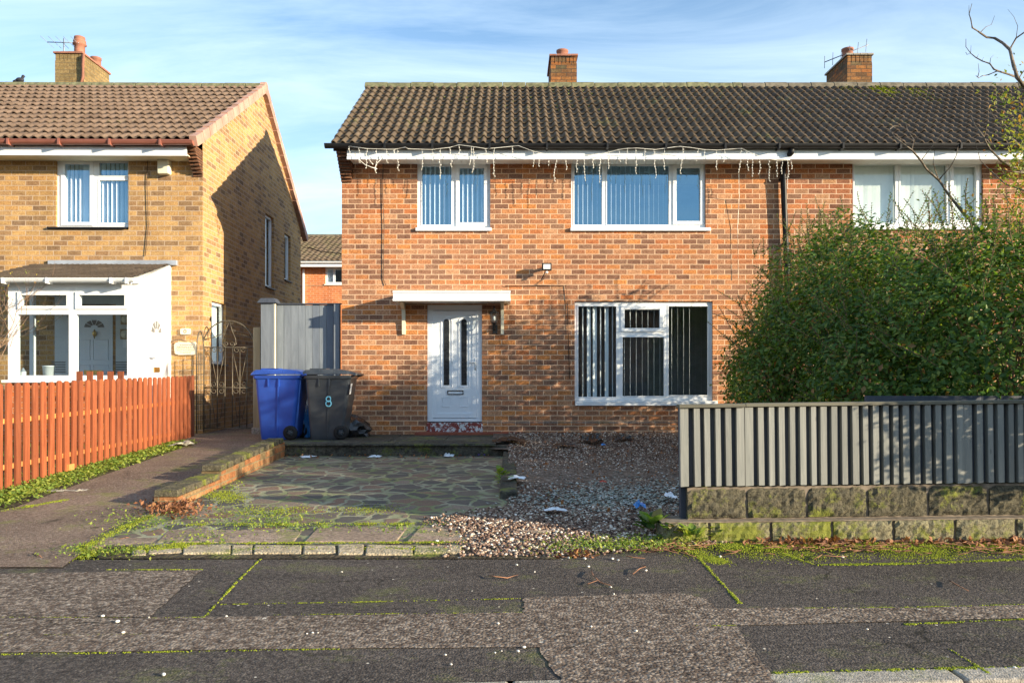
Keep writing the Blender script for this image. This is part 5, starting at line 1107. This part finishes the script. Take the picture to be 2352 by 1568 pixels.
m = MB(); m.lathe([(.0, zz(740)), (.038, zz(740.1)), (.062, zz(720)), (0, zz(719.6))], (cx, cy, 0), 6); m.build('glass', M['glass'], ln, smooth=False)
m = MB(); m.lathe([(0, zz(737)), (.02, zz(735)), (.024, zz(729)), (0, zz(725))], (cx, cy, 0), 10); m.build('bulb', M['sticker'], ln)
# icicle lights
il = empty('icicle_lights', (1.0, 12.76, 4.6), 'tangled string of white icicle lights hanging along the eaves', 'string lights')
za, zb_ = 746.5, 57.4
cab = [(160, 815), (280, 832), (410, 836), (470, 836), (540, 822), (560, 834), (650, 836), (720, 838), (838, 824), (900, 806), (1020, 822), (1080, 832), (1140, 828), (1260, 816), (1300, 812), (1400, 850), (1500, 872), (1560, 880), (1620, 882), (1740, 875), (1800, 870), (1860, 866), (1910, 855), (1970, 838), (2035, 830), (2095, 828), (2220, 838), (2280, 830), (2352, 820)]
cab = [(za+x_/2.926, zb_+y_/2.926) for x_, y_ in cab] + [(1548+x_/2.926, y_/2.926) for x_, y_ in [(40, 985), (110, 992), (200, 1006), (290, 1010), (400, 1002), (455, 998), (530, 1035), (620, 1065), (700, 1078), (780, 1075)]]
m = MB(); m.tube([P(x_, y_, 12.64) for x_, y_ in cab], .0048, 5); m.build('cable', M['white_light'], il)
drops = {160: 60, 225: 100, 285: 130, 345: 160, 410: 90, 470: 30, 485: 145, 650: 135, 720: 70, 775: 200, 838: 130, 900: 90, 985: 120, 1000: 170, 1080: 90, 1140: 190, 1260: 80, 1400: 100, 1440: 90, 1500: 70, 1555: 170, 1620: 90, 1690: 110, 1740: 170, 1800: 90, 1860: 190, 1910: 110, 1975: 80, 2035: 100, 2090: 170, 2150: 80, 2210: 190, 2280: 140}
dd = [(za+k/2.926, v/2.926) for k, v in drops.items()] + [(1548+k/2.926, v/2.926) for k, v in {60: 180, 165: 80, 205: 60, 285: 130, 340: 80, 450: 160, 490: 130, 530: 150, 570: 120, 635: 150, 690: 110, 730: 90, 765: 190, 785: 60}.items()]
ca = np.array(cab); m = MB(); bb = MB()
for x_, l in dd:
    y_ = float(np.interp(x_, ca[:, 0], ca[:, 1])); pts = []; k = 0; nseg = max(3, int(l/6)); lx = 0
    for k in range(nseg+1):
        pts.append(P(x_+lx, y_+l*k/nseg, 12.64)); lx += random.uniform(-1.6, 1.6)
        if k: m.blob(pts[-1]+Vector((random.uniform(-.014, .014), 0, 0)), (.0065, .0065, .012), 1, 0)
    m.tube(pts, .0027, 4); m.build('strand', M['white_light'], il); m = MB()
for p in ([(815, 353), (822, 365), (838, 378), (852, 384), (866, 388)], [(846, 358), (850, 370), (857, 378)], [(880, 357), (874, 367), (864, 377), (860, 388)]):
    m.tube([P(a, b, 12.64) for a, b in p], .006, 5); m.build('loop', M['white_light'], il); m = MB()
m.tube([P(1552+145, 400, 12.8), P(1698, 450, 13.1), P(1694, 520, 13.15), P(1696, 640, 13.15)], .004, 4)
m.build('loose_wire', M['white_light'], il)

# ------------------------------------------------------------------ bird
m = MB(); bz = LRZ+.075; bx = fx(46, LRY)
m.blob((bx, LRY, bz+.075), (.085, .05, .055), 2, .03); m.blob((bx+.065, LRY, bz+.15), (.032, .03, .034), 2, 0); m.tube([(bx+.04, LRY, bz+.1), (bx+.06, LRY, bz+.14)], .03, 8); m.tube([(bx-.06, LRY, bz+.065), (bx-.15, LRY, bz+.05)], [.035, .012], 6); m.tube([(bx+.09, LRY, bz+.15), (bx+.115, LRY, bz+.143)], [.008, .002], 5)
for s_ in (-.02, .02): m.tube([(bx, LRY+s_, bz+.04), (bx+.005, LRY+s_, bz-.002)], .006, 4)
thing(m, 'pigeon', M['bird'], (bx, LRY, bz), 'dark pigeon perched on the ridge of the left roof', 'bird')

# ------------------------------------------------------------------ hedge
EL = [(4.5, 11.2, 1.4, 1.4, 1.2, 1.95), (4.3, 9.4, 1.45, 1.3, 1.3, 1.5), (4.75, 7.7, 1.3, 1.35, 1.1, 1.4), (3.6, 10.3, 1.0, .82, 1.2, 1.15), (3.95, 8.4, .9, .85, 1.2, 1.05), (5.9, 9.3, 1.5, 1.3, 2.2, 1.5), (5.75, 6.4, 1.4, 1.0, 1.0, 1.3), (4.92, 5.42, 1.45, .75, .48, .78)]
def inside(p, sh=1.0):
    r_ = np.zeros(len(p), bool)
    for c in EL: r_ |= (((p[:, 0]-c[0])/c[3])**2+((p[:, 1]-c[1])/c[4])**2+((p[:, 2]-c[2])/c[5])**2) < sh
    return r_
pts, nrm = [], []
for c, cnt in zip(EL, [34000, 34000, 32000, 22000, 21000, 12000, 12000, 9000]):
    d = rng.normal(size=(cnt, 3)); d /= np.linalg.norm(d, axis=1)[:, None]
    lump = 1 + .12*np.sin(d[:, 0]*7+c[0])*np.sin(d[:, 2]*6+c[1]) + .09*np.sin(d[:, 1]*13)*np.sin(d[:, 2]*11+c[0])
    k = (1-np.abs(rng.normal(0, .2, cnt)))*lump + (rng.random(cnt) < .06)*rng.uniform(0, .12, cnt)
    p = np.array(c[:3]) + d*np.array(c[3:])*k[:, None]; pts.append(p); nrm.append(d)
p = np.concatenate(pts); d = np.concatenate(nrm); keep = (~inside(p, .3)) & (p[:, 2] > .15) & (p[:, 1] > 4.9) & (p[:, 1] < 13.1); p, d = p[keep], d[keep]
off = p[:, 0] < p[:, 1]*.70
keep = off | (rng.random(len(p)) < .5) | (p[:, 1] < 6.0); p, d = p[keep], d[keep]; fcl = np.sin(p[:, 0]*4.1+1)*np.sin(p[:, 1]*3.3)+np.sin(p[:, 2]*5.2+p[:, 0]*2.1)*np.sin(p[:, 1]*4.7+2)+.5*np.sin(p[:, 2]*11+p[:, 1]*8)
keep = ~((fcl < -.55) & (rng.random(len(p)) < .8) & ~inside(p, .62)); p, d = p[keep], d[keep]; n = len(p)
# leaf frames: leaf plane roughly facing out and up, tip drooping outward
up = d*.7 + np.array([0, 0, .5]) + rng.normal(0, .45, (n, 3)); up /= np.linalg.norm(up, axis=1)[:, None]
tip = rng.normal(0, 1, (n, 3)) + np.array([0, 0, -.25]); tip -= (tip*up).sum(1)[:, None]*up; tip /= np.linalg.norm(tip, axis=1)[:, None]
R = np.stack([np.cross(tip, up), tip, up], 2); s = rng.uniform(.034, .084, n)
hg = empty('hedge', (4.3, 9.5, .1), 'large overgrown green privet hedge between the two front gardens', 'hedge')
foli = scatter('foliage', p, s, LF4V, LF4F, M['hedge'], R=R, parent=hg)
# upright shoots with paired leaves
sp_, sR, ss = [], [], []; tw = MB()
def shoot(base, dirv, L_, step=.028, sl=(.03, .05)):
    p0 = Vector(base); dv = Vector(dirv).normalized(); pts_ = [p0]; nst = int(L_/step); rot = random.uniform(0, 3)
    for k in range(nst):
        dv = (dv+Vector((random.gauss(0, .05), random.gauss(0, .05), random.gauss(0, .04)-.012))).normalized(); p0 = p0+dv*step; pts_.append(p0)
        side = dv.cross(Vector((math.cos(rot+k*1.57), math.sin(rot+k*1.57), .1))).normalized()
        for sg in (-1, 1):
            tp = (side*sg+dv*.7).normalized(); u_ = (dv-tp*dv.dot(tp)); u_.normalize(); u_ = (u_+Vector((0, 0, .3))).normalized(); u_ = (u_-tp*u_.dot(tp)).normalized(); x_ = tp.cross(u_)
            sp_.append(tuple(p0)); sR.append([[x_.x, tp.x, u_.x], [x_.y, tp.y, u_.y], [x_.z, tp.z, u_.z]]); ss.append(random.uniform(*sl)*(1-.4*k/nst))
    tw.tube(pts_[::3]+[pts_[-1]], [.0035]*len(pts_[::3])+[.001], 4, False)
for c, cnt in zip(EL, [200, 200, 190, 90, 60, 30, 20, 0]):
    for _ in range(cnt):
        d_ = Vector((random.gauss(0, 1), random.gauss(0, 1), abs(random.gauss(0, 1.3)))).normalized(); b = Vector(c[:3])+Vector((d_.x*c[3], d_.y*c[4], d_.z*c[5]))*.93
        if b.y < 5.8 or b.y > 13: continue
        shoot(b, d_+Vector((random.gauss(0, .35), random.gauss(0, .35), .5)), random.choice([.12, .2, .25, .35, .6]))
for (x_, y_, z_) in ((1850, 505, 11), (1880, 520, 10.8), (1975, 520, 9.8), (2010, 515, 9.5), (2090, 500, 9), (2120, 490, 8.8), (2150, 500, 8.6), (2190, 500, 8.4), (2250, 500, 8), (2040, 530, 9.2), (1745, 570, 11.4), (1820, 530, 11.2), (1700, 680, 11)):
    for _ in range(3): b = P(x_+random.gauss(0, 14), y_+25, z_); shoot(b, (random.gauss(-.1, .35), random.gauss(0, .3), 1), random.uniform(.25, .5))
scatter('foliage_shoots', np.array(sp_), np.array(ss), LF4V, LF4F, M['hedge'], R=np.array(sR), parent=hg)
for _ in range(260):
    c = random.choice(EL[:7]); a = Vector((c[0]+random.gauss(0, .15), c[1]+random.gauss(0, .3), .12)); d_ = Vector((random.gauss(0, 1), random.gauss(0, 1), random.uniform(.1, 1.6))).normalized(); e_ = Vector(c[:3])+Vector((d_.x*c[3], d_.y*c[4], d_.z*c[5]))*random.uniform(.8, 1.02)
    md = a.lerp(e_, .5)+Vector((random.gauss(0, .1), random.gauss(0, .1), .2)); tw.tube([a, md, e_], [.014, .008, .003], 4, False)
tw.build('stems', M['bark'], hg)

# ------------------------------------------------------------------ tree at the right edge
tr = empty('bare_tree', (5.7, 7.6, .1), 'nearly leafless tree at the right edge reaching over the roof', 'tree')
def z5(l): return [(2009.8+x_/5.46, y_/5.46) for x_, y_ in l]
def z3(l): return [(1548+x_/2.926, y_/2.926) for x_, y_ in l]
BR = [(z5([(2300, 1500), (2050, 1250), (1869, 1080), (1780, 970), (1740, 830), (1690, 620), (1600, 540), (1500, 480), (1400, 470), (1320, 415), (1220, 350), (1200, 240), (1180, 180), (1215, 50)]), 7.5, .028, .003),
      (z5([(1780, 970), (1650, 925), (1540, 890), (1490, 870), (1440, 800), (1340, 765), (1260, 720), (1200, 670), (1140, 590), (1140, 490)]), 7.5, .013, .003),
      (z5([(1540, 890), (1420, 940), (1340, 955), (1300, 980), (1265, 950)]), 7.5, .008, .003), (z5([(1290, 960), (1305, 900), (1295, 800)]), 7.5, .005, .002),
      (z5([(1690, 620), (1770, 480), (1869, 410), (2000, 330)]), 7.5, .011, .006), (z5([(1770, 480), (1790, 330), (1740, 210), (1665, 120)]), 7.5, .004, .0015), (z5([(1330, 400), (1390, 340), (1460, 310), (1500, 200)]), 7.5, .005, .002),
      (z5([(1810, 970), (1869, 890), (1950, 800)]), 7.5, .008, .004), (z5([(1440, 800), (1450, 730), (1490, 690)]), 7.5, .004, .0015), (z5([(1200, 660), (1205, 570)]), 7.5, .003, .0015), (z5([(1280, 720), (1298, 680)]), 7.5, .003, .0015), (z5([(1140, 660), (1150, 685), (1200, 672)]), 7.5, .004, .002), (z5([(1180, 190), (1178, 70)]), 7.5, .004, .0015), (z5([(1340, 765), (1362, 720)]), 7.5, .003, .0015),
      (z3([(2200, 1700), (2050, 1540), (1950, 1440), (1840, 1300), (1780, 1210), (1700, 1140), (1660, 1080), (1600, 1010), (1530, 960), (1480, 920), (1450, 870), (1480, 845), (1510, 850)]), 8.0, .022, .003),
      (z3([(1600, 1010), (1612, 940), (1570, 880), (1558, 830)]), 8, .008, .003), (z3([(1780, 1210), (1860, 1120), (1900, 1040), (1912, 970)]), 8, .009, .003), (z3([(1780, 1210), (1742, 1100), (1752, 1010)]), 8, .007, .003), (z3([(1660, 1080), (1740, 980), (1805, 890)]), 8, .006, .002), (z3([(1610, 960), (1660, 880), (1700, 855)]), 8, .005, .002), (z3([(1530, 960), (1500, 890)]), 8, .004, .002),
      (z3([(2560, 1230), (2352, 1160), (2200, 1080), (2120, 1000), (2080, 920), (2020, 840), (1990, 765)]), 7.6, .022, .004), (z3([(2080, 935), (2108, 820), (2112, 710)]), 7.6, .008, .003),
      (z3([(2560, 1330), (2352, 1280), (2230, 1240), (2150, 1170), (2060, 1080), (2020, 940)]), 7.6, .013, .003), (z3([(2352, 1160), (2230, 1150), (2100, 1130)]), 7.6, .008, .003),
      (z3([(2400, 1500), (2352, 1000), (2280, 760), (2200, 600)]), 7.8, .012, .003), (z3([(2352, 1000), (2240, 900), (2130, 760), (2115, 715)]), 7.8, .007, .002), (z3([(2420, 1200), (2360, 800), (2330, 560)]), 7.8, .01, .003)]
m = MB()
for pl, z_, r0, r1_ in BR:
    n_ = len(pl); P_ = []; R_ = []
    ph_ = random.uniform(0, 6)
    for k, (a, b) in enumerate(pl): P_.append(P(a, b, z_+.18*math.sin(k*.7+ph_)*(k > 0))); R_.append(r0+(r1_-r0)*k/(n_-1))
    m.tube(P_, [x_*.8 for x_ in R_], 6)
m.build('branches', M['bark_g'], tr)
m = MB(); tp = [P(*z5([(2300, 1500)])[0], 7.5), P(*z3([(2560, 1230)])[0], 7.6), P(*z3([(2560, 1330)])[0], 7.6), P(*z3([(2420, 1200)])[0], 7.8), P(*z3([(2200, 1700)])[0], 8.0)]
tk = [Vector((5.75, 7.6, .05)), Vector((5.7, 7.6, .9)), Vector((5.72, 7.55, 2.0)), Vector((5.8, 7.55, 3.3)), Vector((5.7, 7.5, 4.3))]
m.tube(tk, [.12, .1, .08, .06, .04], 8); m.tube([tk[2], tp[4]], [.04, .025], 6)
for q in tp[1:4]: m.tube([tk[3] if q.z > 2.6 else tk[2], q], [.035, .02], 6)
m.tube([tk[4], tp[0]], [.04, .032], 6); m.build('trunk', M['bark_g'], tr)
lp = []
for (x_, y_, sx, sy, k) in ((2325, 330, 28, 70, 330), (2340, 450, 25, 60, 260), (2300, 230, 16, 18, 60), (2310, 520, 50, 30, 260), (2230, 480, 60, 25, 90), (2345, 400, 14, 90, 160), (2375, 380, 25, 120, 300)):
    for _ in range(k): a = P(random.gauss(x_, sx), random.gauss(y_, sy), random.uniform(7.3, 8.2)); lp.append(tuple(a))
scatter('leaves', np.array(lp), rng.uniform(.025, .055, len(lp)), LF4V, LF4F, M['leaf_y'], 1.2, parent=tr)
# ------------------------------------------------------------------ bare shrub, far left
def twigbush(base, H, n, seed, label, name='bare_shrub', leaves=120):
    e = empty(name, base, label, 'shrub'); r_ = random.Random(seed); m = MB(); tips = []
    def grow(p, d, L_, r, lev):
        pts_ = [p]; dv = d
        for k in range(5): dv = (dv+Vector((r_.gauss(0, .14), r_.gauss(0, .14), r_.gauss(0.05, .08)))).normalized(); pts_.append(pts_[-1]+dv*L_/5)
        m.tube(pts_, [r*(1-.13*k) for k in range(6)], 5, False); tips.extend(pts_[2:])
        if lev < 3:
            for k in range(3): q = pts_[r_.randint(2, 5)]; grow(q, (dv+Vector((r_.gauss(0, .6), r_.gauss(0, .6), r_.uniform(0, .5)))).normalized(), L_*.6, r*.55, lev+1)
    for k in range(n): grow(Vector(base), Vector((r_.gauss(0, .35), r_.gauss(0, .35), 1)).normalized(), H*.55, .014, 0)
    m.build('branches', M['bark'], e); lp_ = np.array([tuple(r_.choice(tips)+Vector((r_.gauss(0, .02),)*3)) for _ in range(leaves)]); scatter('leaves', lp_, rng.uniform(.02, .045, leaves), LF4V, LF4F, M['leaf_y'], 1.2, parent=e); return e
twigbush((-7.9, 11.0, .2), 2.9, 4, 4, 'bare twiggy shrub at the left edge in front of the porch')

# ------------------------------------------------------------------ pebbles, twigs, litter
PB = [(236, 1417, 9), (270, 1430, 11), (342, 1419, 4), (520, 1417, 6), (1023, 1506, 7), (1036, 1528, 7), (1152, 1497, 5), (1204, 1489, 9), (1190, 1498, 9), (1144, 1434, 8), (1358, 1441, 7), (1461, 1451, 8), (1187, 1299, 7), (785, 1315, 5), (1228, 1315, 5), (1307, 1283, 8), (1343, 1285, 9), (1352, 1303, 7), (1403, 1350, 6), (1484, 1312, 7), (1410, 1366, 6), (1137, 1501, 6), (376, 1552, 12), (1654, 1280, 8), (1935, 1281, 9), (1992, 1447, 6), (718, 1455, 7), (705, 1457, 5), (730, 1455, 5), (283, 1455, 9), (1407, 1285, 8), (1420, 1288, 7), (2330, 1535, 8)]
src = None
for i, (x_, y_, s_) in enumerate(PB):
    a, b = G(x_, y_); r_ = s_*.4*b/F
    if src is None or i % 6 == 0:
        mb = MB(); mb.blob((0, 0, 0), (1, .75, .62), 2, .06, i); mb.sm = True; me = mb.build('pebble', M['pebble']); src = me
        o = me
    else: o = src.copy(); col.objects.link(o)
    o.location = (a, b, .004+r_*.5); o.scale = (r_*1.25,)*3; o.rotation_euler = (0, 0, random.uniform(0, 6)); tag(o, 'small whitish pebble lying loose on the pavement', 'pebble', 'loose pebbles on the pavement')
def litter(name, x_, y_, sx, sy, h, mat, label, cat, hgt=1.15, seed=1, sub=3):
    b = F*hgt/(y_-HY); a = fx(x_, b); z_ = CH-hgt; m = MB()
    r_ = random.Random(seed); n_ = 9; V = []; w_, d_ = sx*b/F/2, sy*b/F/2*b/hgt*.6
    for i in range(n_):
        for j in range(n_):
            u, v = i/(n_-1)*2-1, j/(n_-1)*2-1; k = 1+.35*math.sin(3*math.atan2(v, u+1e-6)+seed)+r_.uniform(-.1, .1)
            V.append((a+u*w_*k, b+v*d_*k, z_+.006+abs(h*(.5+.5*math.sin(u*4+seed)*math.cos(v*5+seed*2)))*(1-.5*(u*u+v*v))+r_.uniform(0, h*.25)))
    m.v = V; m.f = [(i*n_+j, (i+1)*n_+j, (i+1)*n_+j+1, i*n_+j+1) for i in range(n_-1) for j in range(n_-1)]
    return thing(m, name, M[mat], (a, b, z_), label, cat)
litter('plastic_scrap', 1187, 1099, 34, 10, .03, 'paper', 'torn white plastic scrap on the gravel near the stone edging', 'litter', 1.09, 2)
litter('plastic_scrap', 1275, 1172, 40, 9, .025, 'paper', 'flat pale plastic sheet on the gravel at the shadow edge', 'litter', 1.15, 3)
litter('plastic_bag', 1467, 1165, 20, 14, .06, 'bag_blue', 'crumpled bright blue plastic bag on the gravel', 'litter', 1.14, 4)
litter('plastic_scrap', 1540, 1143, 18, 16, .05, 'paper', 'whitish crumpled bag next to the fence end', 'litter', 1.13, 5)
litter('plastic_scrap', 705, 1051, 30, 6, .03, 'paper', 'white scrap at the foot of the platform below the bins', 'litter', 1.145, 6)
litter('plastic_scrap', 1030, 1049, 22, 8, .05, 'paper', 'white crumpled scrap at the foot of the platform near its right end', 'litter', 1.145, 7)
litter('plastic_scrap', 860, 1050, 26, 5, .03, 'paper', 'flattened white scrap under the middle of the platform', 'litter', 1.145, 8)
litter('crisp_packet', 1107, 1044, 13, 6, .03, 'purple', 'small purple packet at the corner of the platform', 'litter', 1.13, 9)
litter('plastic_scrap', 1385, 1023, 8, 4, .03, 'bag_blue', 'tiny blue scrap on the gravel below the window', 'litter', .99, 10)
litter('plastic_strip', 1385, 1108, 14, 3, .02, 'orange_litter', 'thin red strip lying on the gravel', 'litter', 1.1, 11)
litter('membrane_scrap', 1362, 1014, 42, 12, .12, 'bag_black', 'largest folded flap of black membrane sticking out of the gravel', 'membrane', .965, 12)
litter('membrane_scrap', 1430, 1009, 34, 8, .08, 'bag_black', 'thin black membrane corner right of the large flap', 'membrane', .96, 14)
litter('membrane_scrap', 1300, 1022, 44, 6, .03, 'bag_black', 'flat black membrane patch left of the large flap', 'membrane', .98, 15)
litter('membrane_scrap', 1170, 1012, 60, 14, .06, 'bag_black', 'black membrane lying beside the end of the door platform', 'membrane', .965, 16)
litter('cardboard_piece', 1175, 1120, 1, 1, .01, 'slab', 'small buried slab corner at the edging', 'slab', 1.1, 17)
litter('stone_flag', 1235, 1222, 60, 10, .01, 'slab', 'flat grey stone flag showing through the sunlit pebbles', 'stone', 1.2, 18)
litter('stone_flag', 130, 1129, 66, 8, .02, 'kerb', 'long pale stone lying on the weedy verge', 'stone', 1.17, 19)
litter('stone_flag', 185, 1128, 26, 7, .02, 'kerb', 'short pale stone right of the long one on the verge', 'stone', 1.17, 20)
litter('rock', 425, 1022, 34, 10, .06, 'kerb', 'rough grey rock at the far end of the picket fence', 'rock', 1.0, 21)
def twig(pts, label, r_=.0035):
    q = [G(*p) for p in pts]; m = MB(); m.tube([(a, b, .012+.01*math.sin(k*2)) for k, (a, b) in enumerate(q)], [r_]*(len(q)-1)+[r_*.5], 5); return thing(m, 'twig', M['twig'], (q[0][0], q[0][1], 0), label, 'twig', 'twigs dropped on the pavement')
twig([(1122, 1325), (1140, 1332), (1165, 1328), (1190, 1322)], 'long reddish twig alone on the pavement below the stone edging')
twig([(1358, 1314), (1362, 1328), (1378, 1338), (1402, 1347)], 'curved reddish twig on the pavement left of centre crack', .0042)
twig([(1350, 1345), (1375, 1339)], 'short stub of twig touching the curved one')
twig([(1454, 1322), (1470, 1312), (1482, 1302), (1473, 1298)], 'hooked twig on the pavement in front of the fence end')
twig([(1658, 1278), (1690, 1275), (1700, 1264)], 'pale bent twig on moss beside a pebble'); twig([(1870, 1288), (1885, 1282), (1890, 1272)], 'small curved twig below the block wall')
twig([(2180, 1337), (2200, 1352), (2225, 1358)], 'dark curved twig far right on the pavement'); twig([(75, 1275), (92, 1283), (100, 1284)], 'short dark twig at the left pavement edge')
twig([(255, 1247), (290, 1240), (320, 1236)], 'straw coloured twig on the left paving slab'); twig([(1470, 1268), (1530, 1262), (1560, 1268), (1600, 1282)], 'long twig lying in moss at the wall corner')
# leaf litter
pts = []
for _ in range(420): x_, y_ = random.gauss(400, 38), random.gauss(1172, 9); a, b = G(x_, y_, 1.19); pts.append((a, b, .045+random.uniform(0, .05)))
for _ in range(900): x_ = random.choice([random.uniform(1700, 2400), random.gauss(1900, 90), random.gauss(2330, 60)]); a, b = G(x_, random.gauss(1254, 6)); pts.append((a, min(b, 5.83), .01+random.uniform(0, .03)))
for _ in range(500): pts.append((random.uniform(0, 2.3), random.uniform(6.8, 13), 0)); pts[-1] = (pts[-1][0], pts[-1][1], ggrav(pts[-1][1])+.012)
for _ in range(60): x_, y_ = random.gauss(1325, 20), random.gauss(1278, 3); a, b = G(x_, y_); pts.append((a, b, .01))
for _ in range(150): x_, y_ = random.uniform(640, 1120), random.gauss(1049, 3); a, b = G(x_, y_, 1.145); pts.append((a, b, .1))
o = scatter('dead_leaves', np.array(pts), rng.uniform(.03, .06, len(pts)), LF4V, LF4F, M['deadleaf'], 1.2); tag(o, 'brown dead leaves heaped at the brick wall end and under the block wall', 'leaves', kind='stuff')
m = MB()
for _ in range(190):
    x_ = random.choice([random.uniform(1650, 2400), random.gauss(2300, 50), random.gauss(1950, 70), random.gauss(1520, 40)]); y_ = random.gauss(1262, 9); a, b = G(x_, y_); b = min(b, 5.84); l = random.uniform(.05, .22); th = random.gauss(0, .35)
    m.tube([(a, b, .015+random.uniform(0, .03)), (a+l*.5*math.cos(th), min(b+l*.5*math.sin(th), 5.84), .02+random.uniform(0, .03)), (a+l*math.cos(th+.2), min(b+l*math.sin(th+.2), 5.84), .012+random.uniform(0, .02))], .0028, 4, False)
tag(m.build('leaf_stalks', M['twig']), 'mat of thin reddish fallen stalks along the foot of the block wall', 'stalks', kind='stuff')
# bramble and ivy plants at the wall corner
def rosette(x_, y_, n_, s0, s1, label, h=1.2, seed=1, name='bramble_plant', cat='plant'):
    r_ = np.random.default_rng(seed); b = F*h/(y_-HY); a = fx(x_, b); V = []; base = np.array([a, b, CH-h+.02])
    th = r_.uniform(0, 6.28, n_); el_ = r_.uniform(.1, .9, n_); rad = r_.uniform(0, .07, n_)
    tip_ = np.stack([np.cos(th)*np.cos(el_), np.sin(th)*np.cos(el_), np.sin(el_)], 1); upv = np.array([0, 0, 1.])-tip_*np.sin(el_)[:, None]; upv /= np.linalg.norm(upv, axis=1)[:, None]
    R_ = np.stack([np.cross(tip_, upv), tip_, upv], 2); pos = base+np.stack([np.cos(th)*rad, np.sin(th)*rad, r_.uniform(.0, .09, n_)], 1)
    o = scatter(name, pos, r_.uniform(s0, s1, n_), LEAFV, LEAFF, M['hedge'] if name == 'bramble_plant' else M['weed'], R=R_); o.data.transform(Matrix.Translation(-Vector(base))); o.location = base; return tag(o, label, cat)
rosette(1500, 1228, 22, .09, .15, 'leafy green bramble at the left end of the block wall', 1.2, 1); rosette(1548, 1240, 18, .07, .12, 'second bramble sprig right of the first at the wall corner', 1.21, 2); rosette(1590, 1248, 26, .05, .08, 'round leaved green plant under the mossy blocks', 1.2, 3, 'weed_plant')
rosette(1640, 1246, 22, .03, .06, 'small weed in front of the second lower block', 1.22, 5, 'weed_plant'); rosette(1700, 1243, 20, .03, .05, 'tiny weed at the block wall foot', 1.22, 6, 'weed_plant')
rosette(930, 990, 14, .05, .09, 'grassy weed on the platform beside the door', .95, 7, 'weed_plant'); rosette(1265, 988, 14, .05, .1, 'dark weed growing against the house wall', .93, 8, 'weed_plant'); rosette(1150, 1104, 24, .04, .09, 'bright tuft of grass beside the stone edging', 1.1, 9, 'weed_plant'); rosette(640, 1040, 14, .04, .08, 'weed at the corner of low wall and platform', 1.1, 10, 'weed_plant')

# ------------------------------------------------------------------ houses over the road, seen only mirrored in the windows
oh = empty('opposite_houses', (0, -22, 0), 'row of brick houses across the road, seen only mirrored in the windows', 'house')
m = MB(); m.box(-40, 40, -30, -22, -.1, 5.0); m.build('wall', M['brick_red'], oh)
m = MB(); m.prism([Vector((-40.5, -30.4, 5.0)), Vector((-40.5, -21.6, 5.0)), Vector((-40.5, -26, 7.3))], (81, 0, 0)); m.build('roof', M['tile_dark'], oh)
